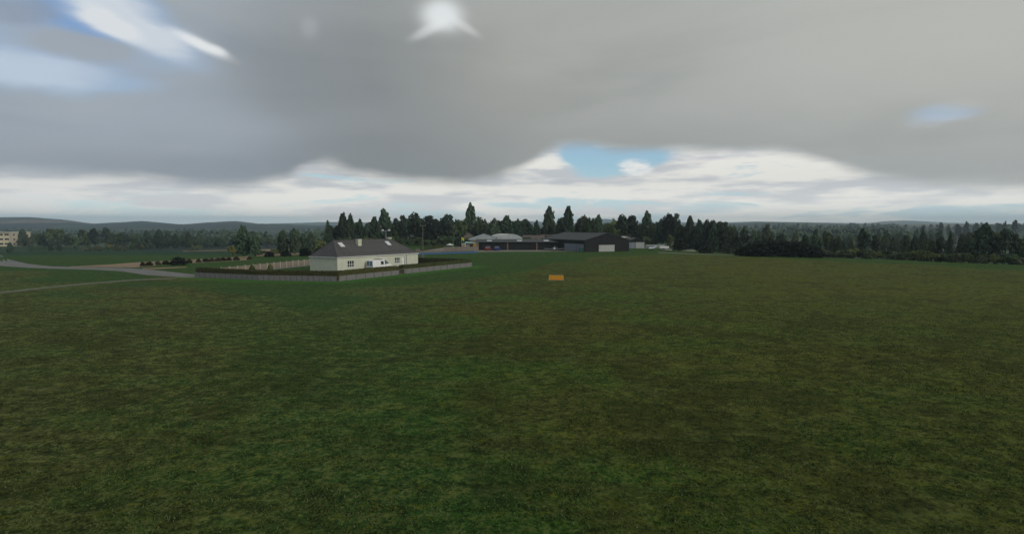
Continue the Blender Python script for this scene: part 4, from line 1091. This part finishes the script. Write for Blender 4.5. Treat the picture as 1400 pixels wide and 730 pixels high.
# ------------------------------------------------------------------ light aircraft
def aircraft(label, p, rz, skin, s=1.0, highwing=False):
    t = thing('light_aircraft', label, 'aircraft', p, rz)
    def ell(bm, secs, n=14):
        prev = None
        for x, zc, ry, rzz in secs:
            ring = [bm.verts.new((x*s, math.cos(6.283*k/n)*ry*s, (zc+math.sin(6.283*k/n)*rzz)*s)) for k in range(n)]
            if prev:
                for k in range(n): bm.faces.new((prev[k], prev[(k+1) % n], ring[(k+1) % n], ring[k]))
            else: bm.faces.new(ring)
            prev = ring
        bm.faces.new(prev[::-1]); bmesh.ops.recalc_face_normals(bm, faces=bm.faces); return bm
    obj('fuselage', ell(bmesh.new(), [(3.2, 1.25, .12, .12), (3.0, 1.25, .32, .32), (2.2, 1.22, .48, .45), (1.0, 1.25, .56, .55), (-.4, 1.3, .5, .55), (-2, 1.4, .25, .32), (-3.6, 1.5, .07, .12)]), skin, t, True)
    obj('canopy', ell(bmesh.new(), [(1.7, 1.55, .1, .05), (1.2, 1.68, .42, .3), (.3, 1.75, .44, .36), (-.5, 1.7, .35, .25), (-1.2, 1.62, .08, .05)]), 'carglass', t, True)
    zw = 2.12 if highwing else 1.0
    def foil(y0, y1, xc, ch, z, dz=0, tap=.7, th=.08):
        bm = bmesh.new(); pf = [(.5, 0), (.35, .6), (0, .8), (-.3, .45), (-.5, 0), (-.2, -.3), (.3, -.35)]
        r_ = []
        for y, c_, zz in ((y0, ch, z), (y1, ch*tap, z+dz)): r_.append([bm.verts.new(((xc+a*c_)*s, y*s, (zz+b2*th)*s)) for a, b2 in pf])
        for k in range(7): bm.faces.new((r_[0][k], r_[0][(k+1) % 7], r_[1][(k+1) % 7], r_[1][k]))
        bm.faces.new(r_[0]); bm.faces.new(r_[1][::-1]); bmesh.ops.recalc_face_normals(bm, faces=bm.faces); return bm
    for sg in (-1, 1):
        obj('wing', foil(sg*.3, sg*4.6, .7, 1.45, zw, .28), skin, t)
        obj('tailplane', foil(sg*.03, sg*1.45, -3.25, .8, 1.55, 0), skin, t)
    bm = bmesh.new(); prof = [(-2.6, 1.6), (-3.2, 2.5), (-3.75, 2.5), (-3.8, 1.5)]
    for y in (-.04, .04): pass
    prism(bm, [(a*s, b2*s) for a, b2 in prof], -.04*s, .04*s); obj('fin', bm, skin, t)
    for x, y in ((.9, -.95), (.9, .95), (2.5, 0)):
        b2 = bmesh.new(); tube(b2, [(x*s, (y-.07)*s, .24*s), (x*s, (y+.07)*s, .24*s)], [.24*s, .24*s], 14); w_ = obj('wheel', b2, 'rubber', t)
        b3 = bmesh.new(); tube(b3, [(x*s, y*s, .24*s), (x*.97*s, y*.7*s, 1.0*s)], [.05*s, .06*s], 6); obj('strut', b3, 'lamp_metal', w_)
    b2 = bmesh.new()
    for sg in (-1, 1): box(b2, 3.22*s, 3.26*s, -.07*s, .07*s, (1.25+sg*.05)*s, (1.25+sg*.85)*s)
    obj('propeller', b2, 'rubber', t); b2 = bmesh.new(); tube(b2, [(3.18*s, 0, 1.25*s), (3.45*s, 0, 1.25*s)], [.15*s, .03*s], 10); obj('spinner', b2, skin, t)
    return t
aircraft('small white low-wing aircraft parked before the right bay of the low hangar', at(758, 199), R(262), 'wing', .72)
aircraft('pale blue-grey light aircraft parked on the grass right of the small shed', at(892, 206), R(225), 'wing_blue', .68)
def trailer(px, d, L, lab, mat, rz=0):
    p = at(px, d); t = thing('glider_trailer', lab, 'trailer', p, rz)
    bm = bmesh.new(); prism(bm, [(-.6, .45), (.6, .45), (.62, 1.0), (.4, 1.25), (-.4, 1.25), (-.62, 1.0)], 0, L)
    b_ = obj('body', bm, mat, t)
    b_.rotation_euler = (0, 0, -math.pi/2)
    for s in (-1, 1):
        b2 = bmesh.new(); tube(b2, [(L*.45, s*.55, .28), (L*.45, s*.7, .28)], [.28, .28], 14); obj('wheel', b2, 'rubber', t)
    b2 = bmesh.new(); tube(b2, [(L, 0, .5), (L+.9, 0, .42)], [.05, .04], 6); obj('drawbar', b2, 'lamp_metal', t)
trailer(880, 228, 8, 'long grey covered trailer standing right of the small shed', 'grey_trailer', .02)
trailer(902, 212, 3.2, 'short pale covered trailer standing beside the pale blue aircraft', 'offwhite', .03)

# ------------------------------------------------------------------ orange marker
p = hit(760.5, 383.0); t = thing('runway_marker', 'orange-yellow tent-shaped marker lying on the grass in the open field', 'marker', p, R(-6))
bm = bmesh.new(); prism(bm, [(-.42, .06), (.42, .06), (.08, .70), (-.08, .70)], -1.05, 1.05, axis='X'); obj('body', bm, 'yellow_paint', t)
bm = bmesh.new(); box(bm, -1.07, 1.07, -.10, .10, .703, .74, bev=.01); obj('ridge_trim', bm, 'yellow_edge', t)
for s in (-1, 1):
    bm = bmesh.new(); prism(bm, [(-.44, .06), (-.38, .06), (-.04, .70), (-.10, .70)], s*1.052, s*1.09, axis='X'); prism(bm, [(.44, .06), (.38, .06), (.04, .70), (.10, .70)], s*1.052, s*1.09, axis='X'); obj('end_trim', bm, 'yellow_edge', t)
obj('base_board', BX(-1.2, 1.25, -.62, .5, .0, .05, bev=.01), 'board', t)

# ------------------------------------------------------------------ apartment block
dA = 462; pr = at(27, dA); W = 40; t = thing('apartment_block', 'pale yellow three-storey flat-roofed apartment block at the left edge', 'building', (pr.x, pr.y, pr.z), R(6))
Hh = z_at(317.6, dA)-pr.z
bm = bmesh.new(); box(bm, -W, -7.2, 0, 12, -1, Hh); obj('wall', bm, 'apartment', t)
bm = bmesh.new(); box(bm, -7.197, 0, -.6, 11.4, -1, Hh-.15); obj('right_section', bm, 'apartment2', t)  # section right of the corner, its shade carried by the darker render
obj('roof', BX(-W-.2, .15, -.8, 12.2, Hh+.003, Hh+.3), 'offwhite', t)
for fl in range(3):
    z = 1.2+fl*(Hh/3.05)
    for k in range(8):
        x1 = -7.9-k*4.1
        fr_ = obj('window', BX(x1-3.1, x1, -.06, -.004, z, z+1.45), 'frame', t)
        obj('pane', BX(x1-3.0, x1-1.6, -.08, -.063, z+.08, z+1.37), 'glass', fr_); obj('pane', BX(x1-1.5, x1-.1, -.08, -.063, z+.08, z+1.37), 'glass', fr_)
    fr_ = obj('window', BX(-4.6, -3.3, -.66, -.604, z, z+1.3), 'frame', t); obj('pane', BX(-4.52, -3.38, -.68, -.663, z+.08, z+1.22), 'glass', fr_)
obj('garage_door', BX(-5.6, -1.2, -.68, -.604, .05, 2.1-.99+.0), 'glass', t) if False else None

# ------------------------------------------------------------------ haze
bm = BX(-6400, 6400, -6400, 6400, -30, 105)
m = bpy.data.materials.new('haze_air'); m.use_nodes = True; m.node_tree.nodes.clear()
pv = m.node_tree.nodes.new('ShaderNodeVolumePrincipled'); mo = m.node_tree.nodes.new('ShaderNodeOutputMaterial')
m.node_tree.links.new(pv.outputs[0], mo.inputs['Volume'])
HAZE = .00022
pv.inputs['Color'].default_value = (.72, .87, 1.0, 1); pv.inputs['Density'].default_value = HAZE; pv.inputs['Anisotropy'].default_value = .65
hz = obj('haze', bm, m); hz['kind'] = 'stuff'; hz['label'] = 'thin bluish haze over the far hills'; hz['category'] = 'haze'

# ------------------------------------------------------------------ sky and sun
SUN_EL = R(27); sdir = Vector((.78, -.62, 0)).normalized()
sun_az = math.atan2(sdir.x, sdir.y)
w = bpy.data.worlds.new('World'); scene.world = w; w.use_nodes = True; nt = w.node_tree; nt.nodes.clear(); g = NT(nt)
sky = g.n('ShaderNodeTexSky', sky_type='NISHITA'); sky.sun_disc = False; sky.sun_elevation = SUN_EL; sky.sun_rotation = sun_az; sky.air_density = 1.2; sky.dust_density = .4; sky.ozone_density = 2.0
tcg = g.n('ShaderNodeTexCoord').outputs['Generated']
sp = g.n('ShaderNodeSeparateXYZ'); g.l(tcg, sp.inputs[0]); X, Y, Z = sp.outputs
u = g.m('ARCTAN2', X, Y); v = g.m('ARCSINE', Z)
zz = g.m('ADD', g.m('MAXIMUM', Z, 0.0), .09)
cp = g.n('ShaderNodeCombineXYZ'); g.l(g.m('DIVIDE', X, zz), cp.inputs[0]); g.l(g.m('DIVIDE', Y, zz), cp.inputs[1]); CP = cp.outputs[0]
uvn = g.n('ShaderNodeCombineXYZ'); g.l(g.m('MULTIPLY', u, 1), uvn.inputs[0]); g.l(g.m('MULTIPLY', v, 3.2), uvn.inputs[1]); UV = uvn.outputs[0]
def uv(px, py):
    r = ray(px, py); return math.atan2(r.x, r.y), math.asin(r.z)
S = 1/F     # roughly one photo pixel in radians
wn1 = g.m('SUBTRACT', g.noise(UV, 3.0, 3, .5), .5); wn2 = g.m('SUBTRACT', g.noise(g.scale(UV, (1, 1, 1), off=(5, 3, 0)), 3.4, 3, .5), .5)
wu = g.m('MULTIPLY_ADD', wn1, 90*S, u); wv = g.m('MULTIPLY_ADD', wn2, 42*S, v)
wf1 = g.m('SUBTRACT', g.noise(g.scale(UV, (1, 1, 1), off=(2, 8, 0)), 9, 4, .55), .5)
wv = g.m('MULTIPLY_ADD', wf1, 16*S, wv)
def blob(px, py, rx, ry, rot=0, warp=True, soft=1.0):
    u0, v0 = uv(px, py); a = g.m('SUBTRACT', wu if warp else u, u0); b_ = g.m('SUBTRACT', wv if warp else v, v0)
    c, s_ = math.cos(rot), math.sin(rot)
    a2 = g.m('ADD', g.m('MULTIPLY', a, c/(rx*S)), g.m('MULTIPLY', b_, s_/(rx*S)))
    b2 = g.m('ADD', g.m('MULTIPLY', a, -s_/(ry*S)), g.m('MULTIPLY', b_, c/(ry*S)))
    q = g.m('ADD', g.m('MULTIPLY', a2, a2), g.m('MULTIPLY', b2, b2))
    return g.m('EXPONENT', g.m('MULTIPLY', q, -1.0))
def curve(x, pts, lo, hi):     # float curve of azimuth in photo columns -> value
    n = g.n('ShaderNodeFloatCurve'); cv = n.mapping.curves[0]
    ua, ub = uv(lo, 310)[0], uv(hi, 310)[0]
    xx = g.m('DIVIDE', g.m('SUBTRACT', x, ua), ub-ua, clamp=True)
    P = [((uv(px, 310)[0]-ua)/(ub-ua), y) for px, y in pts]
    cv.points[0].location = P[0]; cv.points[1].location = P[-1]
    for q in P[1:-1]: cv.points.new(*q)
    n.mapping.update(); g.l(xx, n.inputs['Value']); return n.outputs[0]
def MIXC(f, a, b_): return g.mix(f, a, b_)
def srgb(r, g_, b_):
    f = lambda c: ((c/255+.055)/1.055)**2.4 if c > 10 else c/3294
    return (f(r), f(g_), f(b_))
SK = .10
# clear sky
clear = g.mix(1.0, sky.outputs[0], (SK, SK, SK), 'MULTIPLY')
clear = g.mix(.65, clear, g.ramp(v, [(0, srgb(205, 234, 250)), (.06, srgb(185, 222, 242)), (.10, srgb(150, 198, 228)), (.25, srgb(135, 172, 220)), (.45, srgb(112, 150, 205)), (1, srgb(80, 115, 175))]))
# bright low clouds along the horizon
hn = g.noise(g.scale(UV, (1.0, 2.0, 1), off=(.7, .2, 0)), 5.2, 6, .58, dist=.5)
hcov = g.smooth(g.m('ADD', hn, g.m('MULTIPLY', g.smooth(v, .012, .075), .15)), .41, .53)
hsh = g.noise(g.scale(UV, (1, 2.0, 1), off=(3.7, 1.2, 0)), 5.5, 5, .55)
hcol = g.mix(g.m('MULTIPLY', g.smooth(hsh, .44, .60), .8), srgb(240, 238, 231), srgb(186, 191, 199))
hcol = g.mix(g.m('MULTIPLY', g.smooth(u, -.35, -.75), .3), hcol, srgb(186, 192, 197))
hcol = g.mix(g.m('MULTIPLY', g.smooth(v, .07, .005), .5), hcol, srgb(248, 246, 238))
hole = g.m('MULTIPLY', g.m('ADD', g.m('ADD', blob(822, 222, 50, 22, 0, warp=False), blob(878, 215, 50, 13, .12, warp=False)), blob(790, 208, 26, 14, 0, warp=False)), g.m('MULTIPLY_ADD', wf1, 2.0, .95))
hole = g.m('ADD', hole, g.m('MULTIPLY', blob(700, 281, 60, 7), .8))
hole = g.m('ADD', hole, g.m('ADD', g.m('MULTIPLY', blob(560, 283, 40, 5), .6), g.m('MULTIPLY', blob(850, 282, 60, 5), .8)))
hole = g.m('ADD', hole, g.m('MULTIPLY', g.m('MULTIPLY', g.smooth(v, .022, .010), g.smooth(u, -.22, -.4)), 1.0))
hcov = g.m('MULTIPLY', hcov, g.m('SUBTRACT', 1, g.smooth(hole, .22, .72)), clamp=True)
puff = g.m('MULTIPLY', blob(868, 229, 22, 10, 0, warp=False), g.m('MULTIPLY_ADD', g.noise(UV, 22, 4, .6), 2.6, -.35), clamp=True)
hcov = g.m('MAXIMUM', hcov, g.smooth(puff, .15, .7))
hcol = g.mix(g.smooth(puff, .15, .5), hcol, srgb(238, 238, 236))
col = g.mix(hcov, clear, hcol)
# dark deck: lower border of the deck as a function of azimuth
bd = [(-500, 250), (-100, 236), (0, 238), (120, 244), (220, 246), (330, 254), (400, 246), (440, 228), (500, 240), (560, 250), (650, 250), (700, 238), (745, 212), (780, 198), (850, 204), (950, 204), (1020, 206), (1090, 214), (1150, 234), (1220, 250), (1300, 262), (1400, 264), (1800, 262)]
lo, hi = -500, 1800
border = curve(wu, [(px, uv(px, y)[1]*2) for px, y in bd], lo, hi)
border = g.m('MULTIPLY', border, .5)
rel = g.m('SUBTRACT', g.m('MULTIPLY_ADD', wf1, 18*S, g.m('MULTIPLY_ADD', wn2, 22*S, v)), border)
deck = g.smooth(rel, -9*S, 14*S)
# openings in the deck
op = g.m('MULTIPLY', blob(75, 8, 90, 44, -.2), 1.2)
op = g.m('ADD', op, g.m('MULTIPLY', blob(190, 36, 95, 30, -.38), 1.05))
op = g.m('ADD', op, g.m('MULTIPLY', blob(30, 90, 105, 32, -.1), .95))
op = g.m('ADD', op, g.m('MULTIPLY', blob(160, 118, 50, 8, .1), .42))
opn = g.smooth(op, .28, .95)
small = g.m('MULTIPLY', g.smooth(blob(1300, 158, 42, 11, .02), .2, 1.0), .8)
deckmask = g.m('MULTIPLY', deck, g.m('SUBTRACT', 1, g.m('MAXIMUM', opn, small)))
# deck colour
dn = g.noise(g.scale(UV, (1, 1.2, 1), off=(9, 2, 0)), 2.6, 5, .5, dist=.5)
dcol = g.ramp(g.m('MULTIPLY_ADD', u, 1/1.6, .5), [(0.02, srgb(152, 164, 176)), (.22, srgb(148, 158, 168)), (.36, srgb(138, 143, 145)), (.47, srgb(153, 157, 155)), (.62, srgb(160, 163, 160)), (.80, srgb(167, 170, 167)), (1, srgb(174, 176, 172))])
dcol = g.mix(g.m('MULTIPLY', g.smooth(dn, .35, .7), .32), dcol, srgb(186, 187, 184))
dcol = g.mix(g.m('MULTIPLY', g.smooth(dn, .5, .25), .25), dcol, srgb(122, 127, 131))
dcol = g.mix(g.m('MULTIPLY', blob(200, 135, 170, 50, -.3), .5), dcol, srgb(163, 172, 182))
dmass = g.m('MULTIPLY', g.smooth(blob(530, 150, 225, 125, -.25), .25, .75), g.m('MULTIPLY_ADD', dn, .9, .15))
dcol = g.mix(g.m('MULTIPLY', dmass, .8), dcol, srgb(124, 129, 131))
dcol = g.mix(g.m('MULTIPLY', blob(560, 185, 200, 75, .1), .35), dcol, srgb(126, 131, 134))
dcol = g.mix(g.m('MULTIPLY', blob(900, 190, 260, 26), .35), dcol, srgb(140, 144, 146))
dcol = g.mix(g.m('MULTIPLY', blob(1230, 225, 200, 26), .35), dcol, srgb(146, 152, 158))
dcol = g.mix(g.m('MULTIPLY', blob(690, 110, 120, 90), .45), dcol, srgb(170, 169, 160))
dcol = g.mix(g.m('MULTIPLY', blob(200, 222, 260, 22), .4), dcol, srgb(128, 136, 144))
dcol = g.mix(g.m('MULTIPLY', blob(1350, 20, 260, 120), .5), dcol, srgb(190, 190, 181))
# bright thin veil at the holes
vn = g.noise(g.scale(UV, (1, 1.1, 1), off=(1, 7, 0)), 8, 5, .6)
def soft(bl, a, b_, k): return g.m('MULTIPLY', g.smooth(g.m('MULTIPLY', bl, g.m('MULTIPLY_ADD', vn, 1.3, .35)), a, b_), k)
upper = g.mix(.72, clear, srgb(160, 174, 192))
upper = g.mix(soft(blob(92, 10, 52, 36, -.7), .12, .8, .95), upper, srgb(128, 160, 202))
upper = g.mix(soft(blob(30, 92, 80, 24, -.1), .2, .9, .9), upper, srgb(190, 204, 220))
upper = g.mix(soft(blob(178, 34, 80, 24, -.36), .15, .75, .95), upper, srgb(206, 214, 222))
upper = g.mix(soft(blob(150, 30, 36, 14, -.3), .2, .8, .6), upper, srgb(226, 229, 230))
upper = g.mix(soft(blob(12, 12, 44, 22, .1), .2, .8, .8), upper, srgb(140, 152, 168))
upper = g.mix(soft(blob(100, 64, 66, 15, -.08), .15, .75, .9), upper, srgb(158, 166, 174))
upper = g.mix(soft(blob(1300, 158, 90, 40), .02, .3, 1.0), upper, srgb(156, 180, 206))
upper = g.mix(g.smooth(v, .16, .10), upper, col)
col = g.mix(deckmask, upper, dcol)
# bright tears
def glow(px, py, rx, ry, rot, k, c_): 
    global col
    col = g.mix(g.m('MULTIPLY', g.smooth(blob(px, py, rx, ry, rot, warp=False), .05, 1.0), k), col, srgb(*c_))
col = g.mix(g.m('MULTIPLY', g.m('MULTIPLY', blob(150, 180, 230, 26, .1), deckmask), .4), col, srgb(168, 176, 184))
glow(272, 60, 34, 7, -.36, .9, (232, 235, 236)); glow(298, 69, 12, 5, -.3, .6, (236, 238, 238))
glow(604, 22, 30, 22, 0, .85, (232, 237, 238)); glow(585, 42, 26, 7, .45, .4, (236, 238, 238)); glow(634, 36, 24, 6, -.5, .35, (230, 233, 233))
glow(607, 56, 22, 12, 0, .55, (150, 153, 152)); glow(423, 38, 12, 14, 0, .18, (200, 205, 206))
glow(1305, 146, 30, 9, 0, .35, (190, 192, 190))
# low sky brightened to make up for what the haze takes away
col = g.mix(1.0, col, g.ramp(v, [(0, 1.0), (.018, .82), (.07, .62), (1, .60)]), 'MULTIPLY')
col = g.mix(1.0, col, (1.667, 1.667, 1.667), 'MULTIPLY')
# below the horizon
col = g.mix(g.smooth(v, -.002, -.02), col, (.05, .06, .05))
bg = g.n('ShaderNodeBackground'); g.l(col, bg.inputs[0]); bg.inputs[1].default_value = 1.0
out = g.n('ShaderNodeOutputWorld'); g.l(bg.outputs[0], out.inputs[0])
w.cycles.sampling_method = 'MANUAL'; w.cycles.sample_map_resolution = 512

sl_ = bpy.data.lights.new('sun', 'SUN'); sl_.energy = 1.5; sl_.angle = R(14); sl_.color = (1, .96, .90)
so = bpy.data.objects.new('sun', sl_); C.objects.link(so)
dvec = Vector((sdir.x*math.cos(SUN_EL), sdir.y*math.cos(SUN_EL), math.sin(SUN_EL)))
so.rotation_euler = dvec.to_track_quat('Z', 'Y').to_euler()

scene.render.engine = 'CYCLES'
scene.view_settings.view_transform = 'Standard'; scene.view_settings.look = 'None'; scene.view_settings.exposure = 0; scene.view_settings.gamma = 1
scene.cycles.max_bounces = 5; scene.cycles.volume_bounces = 2

for o in C.objects:
    if 'label' in o and len(o['label'].split()) > 16: print('LONG', o['label'])
